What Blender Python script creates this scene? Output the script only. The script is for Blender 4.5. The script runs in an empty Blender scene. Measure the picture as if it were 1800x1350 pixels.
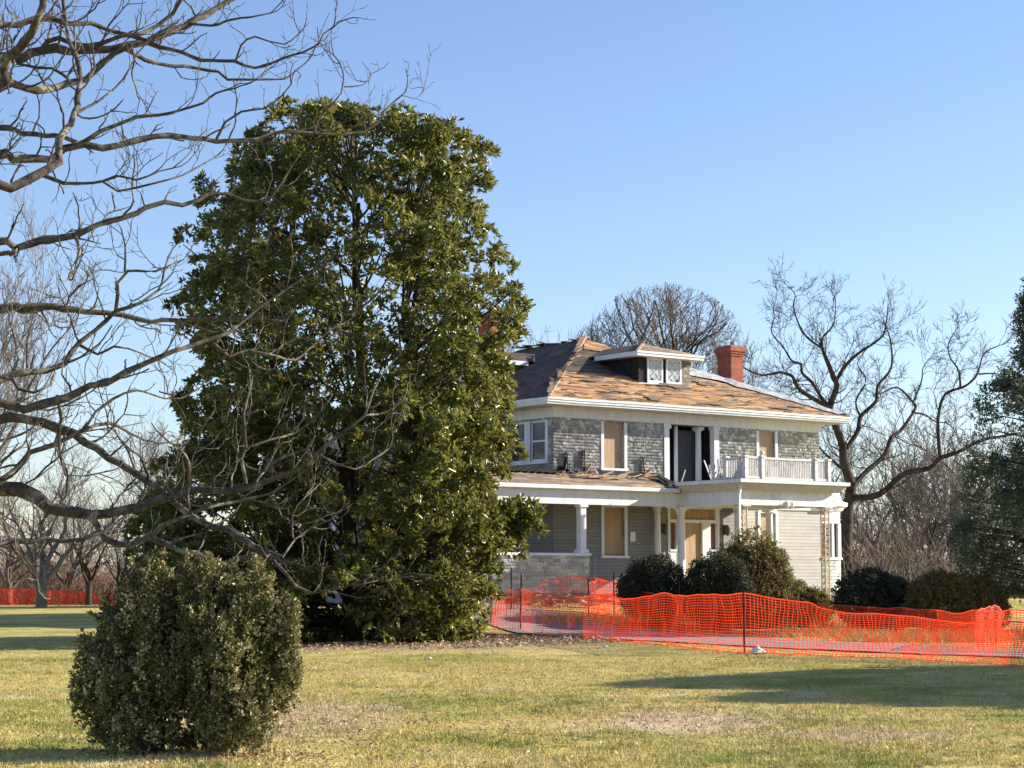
import bpy, math, random
import numpy as np
from mathutils import Vector, noise, Matrix

# ------------------------------------------------------------------ camera
F, HY, CZ = 3377.0, 1012.0, 1.6
PIT = math.atan((HY - 675) / F)
CP, SP = math.cos(PIT), math.sin(PIT)
sc = bpy.context.scene
cam_d = bpy.data.cameras.new("camera")
cam = bpy.data.objects.new("camera", cam_d)
sc.collection.objects.link(cam)
cam_d.sensor_width = 36.0
cam_d.lens = 36.0 * F / 1800.0
cam_d.clip_start = 0.1
cam_d.clip_end = 3000
cam.location = (0, 0, CZ)
cam.rotation_euler = (math.pi / 2 + PIT, 0, 0)
sc.camera = cam
# ------------------------------------------------------------------ sky, sun, exposure
SUN_AZ = math.radians(15.0)      # from +X towards +Y
SUN_EL = math.radians(22.0)
w = bpy.data.worlds.new("World"); sc.world = w; w.use_nodes = True
wn = w.node_tree
bg = wn.nodes["Background"]
sky = wn.nodes.new("ShaderNodeTexSky")
sky.sky_type = 'NISHITA'; sky.sun_disc = False
sky.sun_elevation = SUN_EL
sky.sun_rotation = math.pi / 2 - SUN_AZ
sky.altitude = 100; sky.air_density = 1.0; sky.dust_density = 0.3; sky.ozone_density = 2.5
tone = wn.nodes.new("ShaderNodeMix"); tone.data_type = 'RGBA'; tone.blend_type = 'MULTIPLY'; tone.inputs[0].default_value = 1
tone.inputs[7].default_value = (.95, .92, 1.02, 1)
wn.links.new(sky.outputs[0], tone.inputs[6]); wn.links.new(tone.outputs[2], bg.inputs[0])
bg.inputs[1].default_value = 0.097
sl = bpy.data.lights.new("sun", 'SUN'); so = bpy.data.objects.new("sun", sl)
sc.collection.objects.link(so)
sl.energy = 5.0; sl.angle = math.radians(0.5); sl.color = (1.0, 0.88, 0.69)
sd = Vector((math.cos(SUN_AZ) * math.cos(SUN_EL), math.sin(SUN_AZ) * math.cos(SUN_EL), math.sin(SUN_EL)))
so.rotation_euler = sd.to_track_quat('Z', 'Y').to_euler()
so.location = (40, 20, 30)
sc.view_settings.view_transform = 'Standard'
sc.view_settings.look = 'None'
sc.view_settings.exposure = 1.08
sc.view_settings.gamma = 1.0
# leafy crowns need fewer bounces
sc.cycles.max_bounces = 6; sc.cycles.diffuse_bounces = 3; sc.cycles.glossy_bounces = 2
sc.cycles.transparent_max_bounces = 8

# ------------------------------------------------------------------ helpers
R = random.Random(7)
NP = np.random.default_rng(11)
COL = sc.collection

def ray(px, py):
    x = (px - 900) / F; y = (675 - py) / F
    return Vector((x, CP - y * SP, SP + y * CP))
def wp(px, py, Y):                     # point seen at a photo pixel, at distance Y
    r = ray(px, py); t = Y / r.y
    return Vector((t * r.x, Y, CZ + t * r.z))
def sstep(a, b, x):
    t = min(1, max(0, (x - a) / (b - a))); return t * t * (3 - 2 * t)
TH = math.radians(36)
HD = Vector((math.cos(TH), math.sin(TH), 0)); HN = Vector((-math.sin(TH), math.cos(TH), 0))
C0 = Vector((1.4243, 66.0, 0))
ZG = 0.7
def gz(x, y):                          # height of the ground
    p = Vector((x, y, 0)) - C0
    wv, uu = p.dot(HN), p.dot(HD)
    h = 0.7 * sstep(-9.5, -2.2, wv) * sstep(-22, -8, uu) * (1 - sstep(18, 30, wv)) * (1 - sstep(20, 40, uu)) * sstep(-14, -7, x)
    return h + 0.035 * noise.noise(Vector((x * .12, y * .12, 0)))

def tag(o, label=None, cat=None, group=None, kind=None):
    if label: o["label"] = label
    if cat: o["category"] = cat
    if group: o["group"] = group
    if kind: o["kind"] = kind
    return o
def empty(name, loc, rz=0, label=None, cat=None, group=None):
    o = bpy.data.objects.new(name, None); COL.objects.link(o)
    o.location = loc; o.rotation_euler = (0, 0, rz); o.empty_display_size = .2
    return tag(o, label, cat, group)
def link(name, me, mat, parent=None, label=None):
    o = bpy.data.objects.new(name, me); COL.objects.link(o)
    for m in (mat if isinstance(mat, (list, tuple)) else [mat]): me.materials.append(m)
    if parent is not None: o.parent = parent
    if label: o["label"] = label
    return o
def copy_tree(o, parent=None):
    c = o.copy(); COL.objects.link(c)
    if parent is not None: c.parent = parent
    for ch in list(o.children): copy_tree(ch, c)
    return c
def npmesh(name, V, Fc, attr=None, mi=None, smooth=False):
    """V (n,3), Fc (m,k) all the same size"""
    me = bpy.data.meshes.new(name)
    V = np.asarray(V, dtype=np.float32); Fc = np.asarray(Fc, dtype=np.int32)
    m, k = Fc.shape
    me.vertices.add(len(V)); me.vertices.foreach_set("co", V.ravel())
    me.loops.add(m * k); me.loops.foreach_set("vertex_index", Fc.ravel())
    me.polygons.add(m)
    me.polygons.foreach_set("loop_start", np.arange(0, m * k, k, dtype=np.int32))
    me.polygons.foreach_set("loop_total", np.full(m, k, dtype=np.int32))
    if smooth: me.polygons.foreach_set("use_smooth", np.ones(m, dtype=bool))
    if mi is not None: me.polygons.foreach_set("material_index", np.asarray(mi, dtype=np.int32))
    if attr is not None:
        a = me.attributes.new("rnd", 'FLOAT', 'FACE'); a.data.foreach_set("value", np.asarray(attr, dtype=np.float32))
    me.update(); me.validate()
    return me

class MB:
    """collects boxes, prisms and lathes; T maps (a, b, z) to the house frame"""
    def __init__(s, T=None): s.v = []; s.f = []; s.m = []; s.T = T or (lambda a, b, z: (a, b, z)); s.cur = 0
    def P(s, pts): 
        i = len(s.v); s.v += [s.T(*p) for p in pts]; return i
    def face(s, pts):
        i = s.P(pts); s.f.append(tuple(range(i, i + len(pts)))); s.m.append(s.cur)
    def box(s, a0, a1, b0, b1, z0, z1):
        i = s.P([(a0, b0, z0), (a1, b0, z0), (a1, b1, z0), (a0, b1, z0), (a0, b0, z1), (a1, b0, z1), (a1, b1, z1), (a0, b1, z1)])
        for q in ((0, 3, 2, 1), (4, 5, 6, 7), (0, 1, 5, 4), (1, 2, 6, 5), (2, 3, 7, 6), (3, 0, 4, 7)):
            s.f.append(tuple(i + k for k in q)); s.m.append(s.cur)
    def hexa(s, bot, top):             # two matching polygons
        n = len(bot); i = s.P(bot); j = s.P(top)
        s.f.append(tuple(i + k for k in reversed(range(n)))); s.f.append(tuple(j + k for k in range(n)))
        for k in range(n): s.f.append((i + k, i + (k + 1) % n, j + (k + 1) % n, j + k))
        s.m += [s.cur] * (n + 2)
    def bar(s, p, q, wd, up=(0, 0, 1), th=None):
        p = Vector(p); q = Vector(q); d = (q - p).normalized(); u = Vector(up)
        if abs(d.dot(u)) > .98: u = Vector((1, 0, 0))
        x = d.cross(u).normalized(); y = x.cross(d).normalized(); th = th or wd
        c = [(-1, -1), (1, -1), (1, 1), (-1, 1)]
        s.hexa([tuple(p + x * a * wd / 2 + y * b * th / 2) for a, b in c], [tuple(q + x * a * wd / 2 + y * b * th / 2) for a, b in c])
    def lathe(s, a, b, prof, n=16, a0=0, a1=2 * math.pi):
        full = abs(a1 - a0 - 2 * math.pi) < 1e-6
        rows = []
        cnt = n if full else n + 1
        for r, z in prof:
            rows.append(s.P([(a + r * math.cos(a0 + (a1 - a0) * k / n), b + r * math.sin(a0 + (a1 - a0) * k / n), z) for k in range(cnt)]))
        for i in range(len(rows) - 1):
            for k in range(n):
                k2 = (k + 1) % cnt if full else k + 1
                s.f.append((rows[i] + k, rows[i] + k2, rows[i + 1] + k2, rows[i + 1] + k)); s.m.append(s.cur)
        if full:
            s.f.append(tuple(rows[-1] + k for k in range(cnt))); s.m.append(s.cur)
    def build(s, name, mat, parent=None, label=None, bevel=0, dz=0, origin=None):
        me = bpy.data.meshes.new(name)
        ox = origin or (0, 0, 0)
        me.from_pydata([(x - ox[0], y - ox[1], z - dz - ox[2]) for x, y, z in s.v], [], s.f)
        me.polygons.foreach_set("material_index", s.m)
        me.update()
        o = link(name, me, mat, parent, label)
        if origin: o.location = origin
        if bevel:
            b = o.modifiers.new("bevel", 'BEVEL'); b.width = bevel; b.segments = 1; b.limit_method = 'ANGLE'
        return o

# ------------------------------------------------------------------ materials
def newmat(name):
    m = bpy.data.materials.new(name); m.use_nodes = True
    nt = m.node_tree; return m, nt, nt.nodes["Principled BSDF"]
class NT:
    """small node-building shorthand"""
    def __init__(s, nt): s.nt = nt
    def n(s, t, **kw):
        nd = s.nt.nodes.new(t)
        for k, v in kw.items(): setattr(nd, k, v)
        return nd
    def set(s, sock, v):
        if isinstance(v, bpy.types.NodeSocket): s.nt.links.new(v, sock)
        elif v is not None: sock.default_value = v
    def pos(s): return s.n("ShaderNodeNewGeometry").outputs["Position"]
    def obj(s): return s.n("ShaderNodeTexCoord").outputs["Object"]
    def mapv(s, v, scale=(1, 1, 1), loc=(0, 0, 0), rot=(0, 0, 0)):
        m = s.n("ShaderNodeMapping"); s.set(m.inputs[0], v); m.inputs[1].default_value = loc
        m.inputs[2].default_value = rot; m.inputs[3].default_value = scale; return m.outputs[0]
    def noise(s, v, scale, detail=3, rough=.55, dist=0):
        m = s.n("ShaderNodeTexNoise"); s.set(m.inputs["Vector"], v); m.inputs["Scale"].default_value = scale
        m.inputs["Detail"].default_value = detail; m.inputs["Roughness"].default_value = rough
        m.inputs["Distortion"].default_value = dist; return m.outputs[0]
    def math(s, op, a, b=None, c=None):
        m = s.n("ShaderNodeMath", operation=op); s.set(m.inputs[0], a); s.set(m.inputs[1], b)
        if c is not None: s.set(m.inputs[2], c)
        return m.outputs[0]
    def ramp(s, v, a, b):              # 0..1 between a and b
        m = s.n("ShaderNodeMapRange"); s.set(m.inputs[0], v); m.inputs[1].default_value = a; m.inputs[2].default_value = b
        m.clamp = True; return m.outputs[0]
    def mix(s, f, a, b, bt='MIX'):
        m = s.n("ShaderNodeMix", data_type='RGBA', blend_type=bt)
        s.set(m.inputs[0], f)
        for k, v in ((6, a), (7, b)):
            if isinstance(v, tuple) and len(v) == 3: v = (*v, 1)
            s.set(m.inputs[k], v)
        return m.outputs[2]
    def sep(s, v):
        m = s.n("ShaderNodeSeparateXYZ"); s.set(m.inputs[0], v); return m.outputs
    def comb(s, x, y, z=0.0):
        m = s.n("ShaderNodeCombineXYZ"); s.set(m.inputs[0], x); s.set(m.inputs[1], y); s.set(m.inputs[2], z); return m.outputs[0]
    def bump(s, h, strength=.5, dist=.02, norm=None):
        m = s.n("ShaderNodeBump"); m.inputs["Strength"].default_value = strength; m.inputs["Distance"].default_value = dist
        s.set(m.inputs["Height"], h)
        if norm is not None: s.set(m.inputs["Normal"], norm)
        return m.outputs[0]
    def attr(s, name="rnd"):
        m = s.n("ShaderNodeAttribute"); m.attribute_name = name; return m.outputs["Fac"]

def simple(name, c1, c2, scale=3, rough=.8, bump=0, bscale=30, stretch=(1, 1, 1), lo=.35, hi=.65, dist=.01, spec=.3):
    m, nt, b = newmat(name); g = NT(nt)
    p = g.mapv(g.obj(), stretch)
    f = g.ramp(g.noise(p, scale, 6, .65), lo, hi)
    g.set(b.inputs["Base Color"], g.mix(f, c1, c2)); b.inputs["Roughness"].default_value = rough
    b.inputs["Specular IOR Level"].default_value = spec
    if bump: g.set(b.inputs["Normal"], g.bump(g.noise(p, bscale, 4), bump, dist))
    return m

M = {}
# old white paint with grey runs and bare flecks
def paint(name, c, stain, fleck=(.22, .2, .17), amt=.62):
    m, nt, b = newmat(name); g = NT(nt); o = g.obj()
    st = g.ramp(g.noise(g.mapv(o, (2.2, 2.2, .5)), 2.2, 6, .7), .45, .8)
    c1 = g.mix(st, c, stain)
    fl = g.ramp(g.noise(o, 9, 6, .8), amt, amt + .05)
    g.set(b.inputs["Base Color"], g.mix(g.math('MULTIPLY', fl, .7), c1, fleck)); b.inputs["Roughness"].default_value = .6
    g.set(b.inputs["Normal"], g.bump(g.noise(o, 25, 4), .25, .008))
    return m
M['white'] = paint('white_paint', (.72, .755, .80), (.52, .54, .57), amt=.68)
M['soffit'] = paint('soffit_paint', (.58, .53, .45), (.42, .37, .30), amt=.62)
M['peel'] = paint('peeling_paint', (.68, .69, .70), (.38, .39, .40), (.42, .30, .16), amt=.54)
# clapboards: lapped rows along z
def clap(name, c, dark, pitch=.125, stain=(.42, .41, .38)):
    m, nt, b = newmat(name); g = NT(nt); o = g.obj(); x, y, z = g.sep(o)
    row = g.math('DIVIDE', z, pitch); fr = g.math('FRACT', row); fl = g.math('FLOOR', row)
    along = g.math('ADD', x, y)
    n = g.ramp(g.noise(g.comb(along, g.math('MULTIPLY', z, 1.0), 0.0), 1.6, 6, .7), .45, .8)
    rown = g.n("ShaderNodeTexWhiteNoise", noise_dimensions='2D')
    seg = g.math('FLOOR', g.math('DIVIDE', g.math('ADD', along, g.math('MULTIPLY', fl, 1.37)), 2.4))
    g.set(rown.inputs[0], g.comb(fl, seg))
    base = g.mix(g.math('MULTIPLY', n, .8), c, stain)
    base = g.mix(g.math('MULTIPLY', rown.outputs[0], .22), base, dark)
    gap = g.ramp(fr, .13, .02)         # the shadow gap below each board
    base = g.mix(g.math('MULTIPLY', gap, .85), base, dark)
    g.set(b.inputs["Base Color"], base); b.inputs["Roughness"].default_value = .75
    hgt = g.math('SUBTRACT', 1.0, fr)
    g.set(b.inputs["Normal"], g.bump(g.math('ADD', hgt, g.math('MULTIPLY', g.noise(o, 20, 4), .25)), .9, .018))
    return m
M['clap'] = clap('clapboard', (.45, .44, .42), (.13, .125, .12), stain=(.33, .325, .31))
M['clap_shade'] = clap('shaded_clapboard', (.25, .25, .255), (.08, .08, .08), stain=(.18, .18, .18))  # same siding as clap, darkened to stand for the porch shade
# weathered shingles: brick pattern on (along, z)
def shingle(name, cols, mortar, bw=.2, rh=.125, warp=.012):
    m, nt, b = newmat(name); g = NT(nt); o = g.obj(); x, y, z = g.sep(o)
    al = g.math('ADD', x, y)
    wv = g.math('MULTIPLY', g.math('SUBTRACT', g.noise(o, 2.5, 4), .5), warp * 6)
    wx = g.math('MULTIPLY', g.math('SUBTRACT', g.noise(g.mapv(o, loc=(9, 3, 4)), 7, 2), .5), .07)
    v = g.comb(g.math('ADD', al, wx), g.math('ADD', z, wv))
    br = g.n("ShaderNodeTexBrick"); g.set(br.inputs["Vector"], v)
    br.inputs["Scale"].default_value = 1; br.inputs["Brick Width"].default_value = bw; br.inputs["Row Height"].default_value = rh
    br.inputs["Mortar Size"].default_value = .011; br.inputs["Mortar Smooth"].default_value = .25
    br.inputs["Color1"].default_value = (0, 0, 0, 1); br.inputs["Color2"].default_value = (1, 1, 1, 1); br.inputs["Mortar"].default_value = (.5, .5, .5, 1)
    br.offset_frequency = 2; br.offset = .41; br.squash = .8; br.squash_frequency = 3
    big = g.noise(o, .9, 5, .65); fine = g.noise(g.mapv(o, (4, 4, 1.5)), 5, 5, .75)
    t = g.math('ADD', g.math('MULTIPLY', br.outputs[0], .45), g.math('ADD', g.math('MULTIPLY', big, .55), g.math('MULTIPLY', fine, .4)))
    c = g.mix(g.ramp(t, .42, .72), cols[0], cols[1])
    c = g.mix(g.ramp(t, .74, .98), c, cols[2])
    c = g.mix(g.math('MULTIPLY', br.outputs[1], .85), c, mortar)
    g.set(b.inputs["Base Color"], c); b.inputs["Roughness"].default_value = .85
    h = g.math('ADD', g.math('MULTIPLY', br.outputs[1], -1.0), g.math('ADD', g.math('MULTIPLY', br.outputs[0], .5), g.math('MULTIPLY', fine, .6)))
    g.set(b.inputs["Normal"], g.bump(h, 1.0, .014))
    return m
M['shingle'] = shingle('weathered_shingle', ((.17, .18, .19), (.38, .39, .38), (.76, .74, .68)), (.10, .10, .105), bw=.15)
M['shingle_low'] = shingle('painted_shingle', ((.36, .38, .40), (.56, .58, .59), (.72, .72, .68)), (.15, .16, .17), bw=.26)
def shakemat(name, c1, c2, c3):
    m, nt, b = newmat(name); g = NT(nt); a = g.attr(); o = g.obj()
    big = g.noise(o, 1.3, 6, .75); fine = g.noise(g.mapv(o, (3, 3, .8)), 9, 5, .75)
    t = g.math('ADD', g.math('MULTIPLY', a, .34), g.math('ADD', g.math('MULTIPLY', big, .75), g.math('MULTIPLY', g.math('SUBTRACT', fine, .5), .9)))
    c = g.mix(g.ramp(t, .25, .60), c1, c2); c = g.mix(g.ramp(t, .61, .80), c, c3)
    g.set(b.inputs["Base Color"], c); b.inputs["Roughness"].default_value = .85
    g.set(b.inputs["Normal"], g.bump(fine, .7, .008)); return m
M['shake'] = shakemat('weathered_shake', (.17, .185, .20), (.34, .36, .375), (.70, .69, .64))
M['shake_low'] = shakemat('shade_blue_shake', (.24, .275, .32), (.42, .47, .53), (.66, .68, .70))  # shade over the half wall put into the colour as extra blue
def brickm(name, c1, c2, mortar):
    m, nt, b = newmat(name); g = NT(nt); o = g.obj(); x, y, z = g.sep(o)
    br = g.n("ShaderNodeTexBrick"); g.set(br.inputs["Vector"], g.comb(g.math('ADD', x, y), z))
    br.inputs["Scale"].default_value = 1; br.inputs["Brick Width"].default_value = .2; br.inputs["Row Height"].default_value = .075
    br.inputs["Mortar Size"].default_value = .006
    br.inputs["Color1"].default_value = (*c1, 1); br.inputs["Color2"].default_value = (*c2, 1); br.inputs["Mortar"].default_value = (*mortar, 1)
    c = g.mix(g.ramp(g.noise(o, 3, 5, .7), .4, .75), br.outputs[0], tuple(q * .55 for q in c1))
    g.set(b.inputs["Base Color"], c); b.inputs["Roughness"].default_value = .85
    g.set(b.inputs["Normal"], g.bump(g.math('MULTIPLY', br.outputs[1], -1.0), .7, .012))
    return m
M['brick'] = brickm('red_brick', (.33, .075, .04), (.40, .11, .06), (.26, .15, .11))
# bare roof boards: courses of split, torn wood
def sheath(name, c1, c2, c3, dark, torn=.58):
    m, nt, b = newmat(name); g = NT(nt); o = g.obj(); x, y, z = g.sep(o)
    up = g.math('ADD', y, g.math('MULTIPLY', g.math('SUBTRACT', g.noise(g.mapv(o, (.6, .6, .6)), 1.5, 3), .5), .16))
    row = g.math('DIVIDE', up, .27); fl = g.math('FLOOR', row); fr = g.math('FRACT', row)
    wn_ = g.n("ShaderNodeTexWhiteNoise", noise_dimensions='2D')
    seg = g.math('FLOOR', g.math('DIVIDE', g.math('ADD', x, g.math('MULTIPLY', fl, .77)), .9))
    g.set(wn_.inputs[0], g.comb(fl, seg))
    streak = g.noise(g.mapv(o, (1.0, 5.5, 5.5), (3, 1, 2)), 1.6, 7, .72, .4)
    c = g.mix(wn_.outputs[0], c1, c2)
    c = g.mix(g.ramp(streak, .5, .62), c, c3)
    tornf = g.ramp(g.noise(g.mapv(o, (.8, 4.2, 4.2), (7, 2, 1)), 1.1, 7, .75, .5), torn, torn + .04)
    c = g.mix(tornf, c, dark)
    line = g.ramp(fr, .1, .0)
    c = g.mix(g.math('MULTIPLY', line, .5), c, dark)
    spk = g.ramp(g.noise(g.mapv(o, (2, 6, 6)), 4, 5, .8), .64, .7)
    c = g.mix(g.math('MULTIPLY', spk, .6), c, (.10, .06, .035))
    g.set(b.inputs["Base Color"], c); b.inputs["Roughness"].default_value = .85
    h = g.math('ADD', g.math('SUBTRACT', g.math('MULTIPLY', streak, .8), g.math('MULTIPLY', line, .8)), g.math('MULTIPLY', tornf, .5))
    g.set(b.inputs["Normal"], g.bump(h, .8, .02))
    return m
M['wood_roof'] = sheath('stripped_roof_boards', (.36, .19, .08), (.62, .36, .16), (.23, .125, .06), (.10, .08, .065), .52)
M['porch_roof'] = sheath('old_porch_shingles', (.36, .25, .17), (.46, .31, .19), (.60, .38, .19), (.17, .135, .115), .47)
M['felt'] = sheath('dark_roof_felt', (.065, .043, .032), (.105, .068, .046), (.18, .11, .065), (.018, .015, .014), .52)
M['black'] = simple('black_boards', (.012, .012, .015), (.03, .028, .03), 3, .9, .3)
M['tarp'] = simple('silvery_tarp', (.36, .38, .41), (.60, .61, .62), 4, .45, .9, 3, dist=.06)
M['ply'] = simple('plywood', (.34, .245, .15), (.50, .37, .24), 2.2, .8, .15, 30, (4, 4, .5), .3, .7)
M['glass'] = simple('dark_window_glass', (.015, .02, .03), (.05, .06, .075), 1.5, .06, spec=.6)
M['glassl'] = simple('hazy_diamond_glass', (.30, .35, .36), (.40, .44, .44), 6, .15, spec=.6)
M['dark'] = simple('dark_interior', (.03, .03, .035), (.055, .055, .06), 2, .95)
M['redwall'] = simple('faded_red_plaster', (.20, .08, .06), (.26, .12, .09), 2, .9)
M['iron'] = simple('rusty_cream_iron', (.62, .56, .46), (.34, .20, .10), 11, .7, lo=.45, hi=.62)
M['metal'] = simple('dark_metal', (.05, .05, .055), (.11, .09, .08), 6, .5)
M['steel'] = simple('galvanised_steel', (.36, .36, .36), (.24, .23, .22), 8, .45)
M['rust'] = simple('rusty_post', (.06, .035, .03), (.12, .07, .05), 12, .8)
M['concrete'] = simple('stained_concrete', (.30, .27, .24), (.20, .17, .15), 3, .9, .3, 18)
M['asphalt'] = simple('worn_asphalt', (.36, .30, .285), (.26, .22, .21), 1.4, .9, .5, 60, dist=.01)
M['lumber'] = simple('broken_lumber', (.50, .36, .23), (.30, .20, .13), 5, .85, .3, 20, (1, 1, 4))
M['paper'] = simple('white_paper', (.8, .8, .79), (.72, .72, .70), 6, .8)
M['litterbag'] = simple('white_plastic', (.78, .77, .75), (.62, .60, .58), 12, .5, .5, 25)

def bark(name, c1, c2, lichen=None, scale=6):
    m, nt, b = newmat(name); g = NT(nt); o = g.pos()
    f = g.ramp(g.noise(o, scale, 6, .7), .35, .65)
    c = g.mix(f, c1, c2)
    if lichen: c = g.mix(g.ramp(g.noise(g.mapv(o, loc=(5, 5, 5)), 4, 5, .7), .52, .62), c, lichen)
    g.set(b.inputs["Base Color"], c); b.inputs["Roughness"].default_value = .9; b.inputs["Specular IOR Level"].default_value = .15
    g.set(b.inputs["Normal"], g.bump(g.noise(o, scale * 5, 5, .7), .8, .02))
    return m
M['bark'] = bark('grey_bark', (.045, .037, .03), (.14, .122, .10), (.26, .25, .20), 11)
M['bark_dark'] = bark('dark_bark', (.03, .025, .02), (.09, .075, .062), None, 3)
M['bark_far'] = bark('far_bark', (.10, .085, .075), (.20, .175, .155), None, 2)
M['twig_far'] = bark('far_twig', (.13, .105, .09), (.23, .20, .17), None, 1)
M['brush'] = bark('brown_brush', (.16, .10, .075), (.30, .21, .16), None, 1)
M['stem'] = bark('shrub_stem', (.12, .09, .07), (.22, .18, .14), None, 12)

def leafmat(name, dark, mid, light, rough=.35, trans=.22, spec=.5, back=None, hi=.93):
    """per-leaf colour from the face attribute rnd"""
    m, nt, b = newmat(name); g = NT(nt); a = g.attr()
    c = g.mix(g.ramp(a, 0, .6), dark, mid); c = g.mix(g.ramp(a, .72, 1.0), c, light)
    if back is not None:
        bf = g.n("ShaderNodeNewGeometry").outputs["Backfacing"]; c = g.mix(bf, c, back)
    c = g.mix(g.ramp(g.noise(g.pos(), .8, 3), .35, .7), c, g.mix(.25, c, dark))
    g.set(b.inputs["Base Color"], c); b.inputs["Roughness"].default_value = rough; b.inputs["Specular IOR Level"].default_value = spec
    t = g.n("ShaderNodeBsdfTranslucent"); g.set(t.inputs[0], g.mix(.5, c, light))
    mx = g.n("ShaderNodeMixShader"); mx.inputs[0].default_value = trans
    nt.links.new(b.outputs[0], mx.inputs[1]); nt.links.new(t.outputs[0], mx.inputs[2])
    nt.links.new(mx.outputs[0], nt.nodes["Material Output"].inputs[0])
    return m
M['magnolia'] = leafmat('glossy_magnolia_leaf', (.010, .024, .008), (.080, .115, .022), (.60, .57, .11), .34, .26, .45, back=(.10, .105, .04))
M['box'] = leafmat('boxwood_leaf', (.012, .018, .006), (.185, .18, .065), (.88, .79, .45), .6, .10, .15)
M['yew'] = leafmat('dark_yew_leaf', (.018, .026, .014), (.055, .068, .032), (.20, .18, .08), .6, .12, .25)
M['olive'] = leafmat('olive_shrub_leaf', (.04, .045, .016), (.20, .165, .05), (.52, .40, .14), .6, .2, .25)
M['holly'] = leafmat('evergreen_leaf', (.028, .05, .03), (.095, .13, .07), (.30, .35, .22), .35, .25, .5)

def grass_col(g):
    p = g.pos(); x, y, z = g.sep(p)
    n1 = g.noise(g.mapv(p, (1, .8, 1)), .28, 4, .6); n2 = g.noise(g.mapv(p, loc=(3, 8, 0)), 1.1, 5, .65)
    n3 = g.noise(p, 7, 4, .7); n4 = g.noise(p, 26, 3, .7)
    t = g.math('ADD', g.math('MULTIPLY', n1, .55), g.math('ADD', g.math('MULTIPLY', n2, .33), g.math('MULTIPLY', n3, .18)))
    c = g.mix(g.ramp(t, .435, .555), (.255, .29, .055), (.60, .49, .18))
    dry = g.ramp(g.math('ADD', g.noise(g.mapv(p, loc=(20, 4, 0)), .55, 6, .72), g.math('MULTIPLY', n3, .10)), .60, .69)
    c = g.mix(g.math('MULTIPLY', dry, .8), c, (.68, .57, .33))
    def ell(cx, cy, rx, ry, soft=.35):
        dx = g.math('DIVIDE', g.math('SUBTRACT', x, cx), rx); dy = g.math('DIVIDE', g.math('SUBTRACT', y, cy), ry)
        d = g.math('SQRT', g.math('ADD', g.math('MULTIPLY', dx, dx), g.math('MULTIPLY', dy, dy)))
        d = g.math('ADD', d, g.math('MULTIPLY', g.math('SUBTRACT', n2, .5), 1.5))
        d = g.math('ADD', d, g.math('MULTIPLY', g.math('SUBTRACT', n3, .5), .7))
        return g.ramp(d, 1.05 + soft * .3, 1.05 - soft)
    c = g.mix(g.math('MULTIPLY', ell(1.9, 21.4, 1.0, 1.5), .75), c, (.72, .57, .42))
    c = g.mix(g.math('MULTIPLY', ell(-2.6, 22.0, 1.5, 3.2), .55), c, (.58, .46, .32))
    c = g.mix(g.math('MULTIPLY', ell(3.6, 19.6, .9, .8), .6), c, (.62, .50, .36))
    c = g.mix(g.math('MULTIPLY', ell(-3.6, 46.3, 6.6, 5.2), .85), c, (.40, .32, .22))
    c = g.mix(g.math('MULTIPLY', ell(7.2, 57.0, 9.5, 7.0), .75), c, (.60, .44, .17))
    c = g.mix(g.math('MULTIPLY', ell(2.2, 35.0, 7.0, 3.5), .5), c, (.56, .45, .16))
    c = g.mix(g.ramp(g.noise(g.mapv(p, (1, 2.2, 1), (1, 9, 4)), 3.2, 5, .7), .50, .66), c, g.mix(.55, c, (.20, .19, .05)))
    spots = g.ramp(n4, .62, .72)
    c = g.mix(g.math('MULTIPLY', spots, .6), c, (.09, .075, .035))
    fl = g.ramp(g.noise(g.mapv(p, (1, 2.6, 1), (4, 4, 0)), 5.5, 4, .75), .60, .68)
    c = g.mix(g.math('MULTIPLY', fl, .6), c, (.15, .15, .045))
    pk = g.ramp(g.noise(g.mapv(p, (1, 1.6, 1), (14, 30, 0)), .9, 7, .78), .60, .68)
    c = g.mix(g.math('MULTIPLY', pk, .6), c, (.62, .44, .33))
    spots2 = g.ramp(g.noise(g.mapv(p, loc=(2, 2, 2)), 17, 3, .8), .66, .72)
    c = g.mix(g.math('MULTIPLY', spots2, .5), c, (.62, .53, .37))
    return c, n3, n4, n2
m, nt, b = newmat('winter_lawn'); g = NT(nt)
c, n3, n4, n2 = grass_col(g)
g.set(b.inputs["Base Color"], c); b.inputs["Roughness"].default_value = .95; b.inputs["Specular IOR Level"].default_value = .1
h = g.math('ADD', g.math('MULTIPLY', n3, 1.0), g.math('ADD', g.math('MULTIPLY', n4, .45), g.math('MULTIPLY', n2, 1.6)))
g.set(b.inputs["Normal"], g.bump(h, 1.0, .09))
M['lawn'] = m
m, nt, b = newmat('grass_blade'); g = NT(nt)
c, n3, n4, n2 = grass_col(g); a = g.attr()
c = g.mix(g.ramp(a, .0, .5), g.mix(.35, c, (.12, .14, .04)), c); c = g.mix(g.math('MULTIPLY', g.ramp(a, .6, 1.0), .45), c, (.72, .62, .38))
g.set(b.inputs["Base Color"], c); b.inputs["Roughness"].default_value = .8; b.inputs["Specular IOR Level"].default_value = .15
M['blade'] = m
m, nt, b = newmat('dead_leaf'); g = NT(nt); a = g.attr()
c = g.mix(g.ramp(a, 0, .6), (.20, .10, .055), (.50, .35, .23)); c = g.mix(g.ramp(a, .8, .95), c, (.68, .62, .52))
g.set(b.inputs["Base Color"], c); b.inputs["Roughness"].default_value = .7
M['deadleaf'] = m
m, nt, b = newmat('orange_plastic'); g = NT(nt)
c = g.mix(g.ramp(g.noise(g.pos(), 1.2, 3), .35, .65), (.78, .05, .02), (.88, .11, .04))
g.set(b.inputs["Base Color"], c); b.inputs["Roughness"].default_value = .6
t = g.n("ShaderNodeBsdfTranslucent"); g.set(t.inputs[0], (.95, .08, .02, 1))
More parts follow.
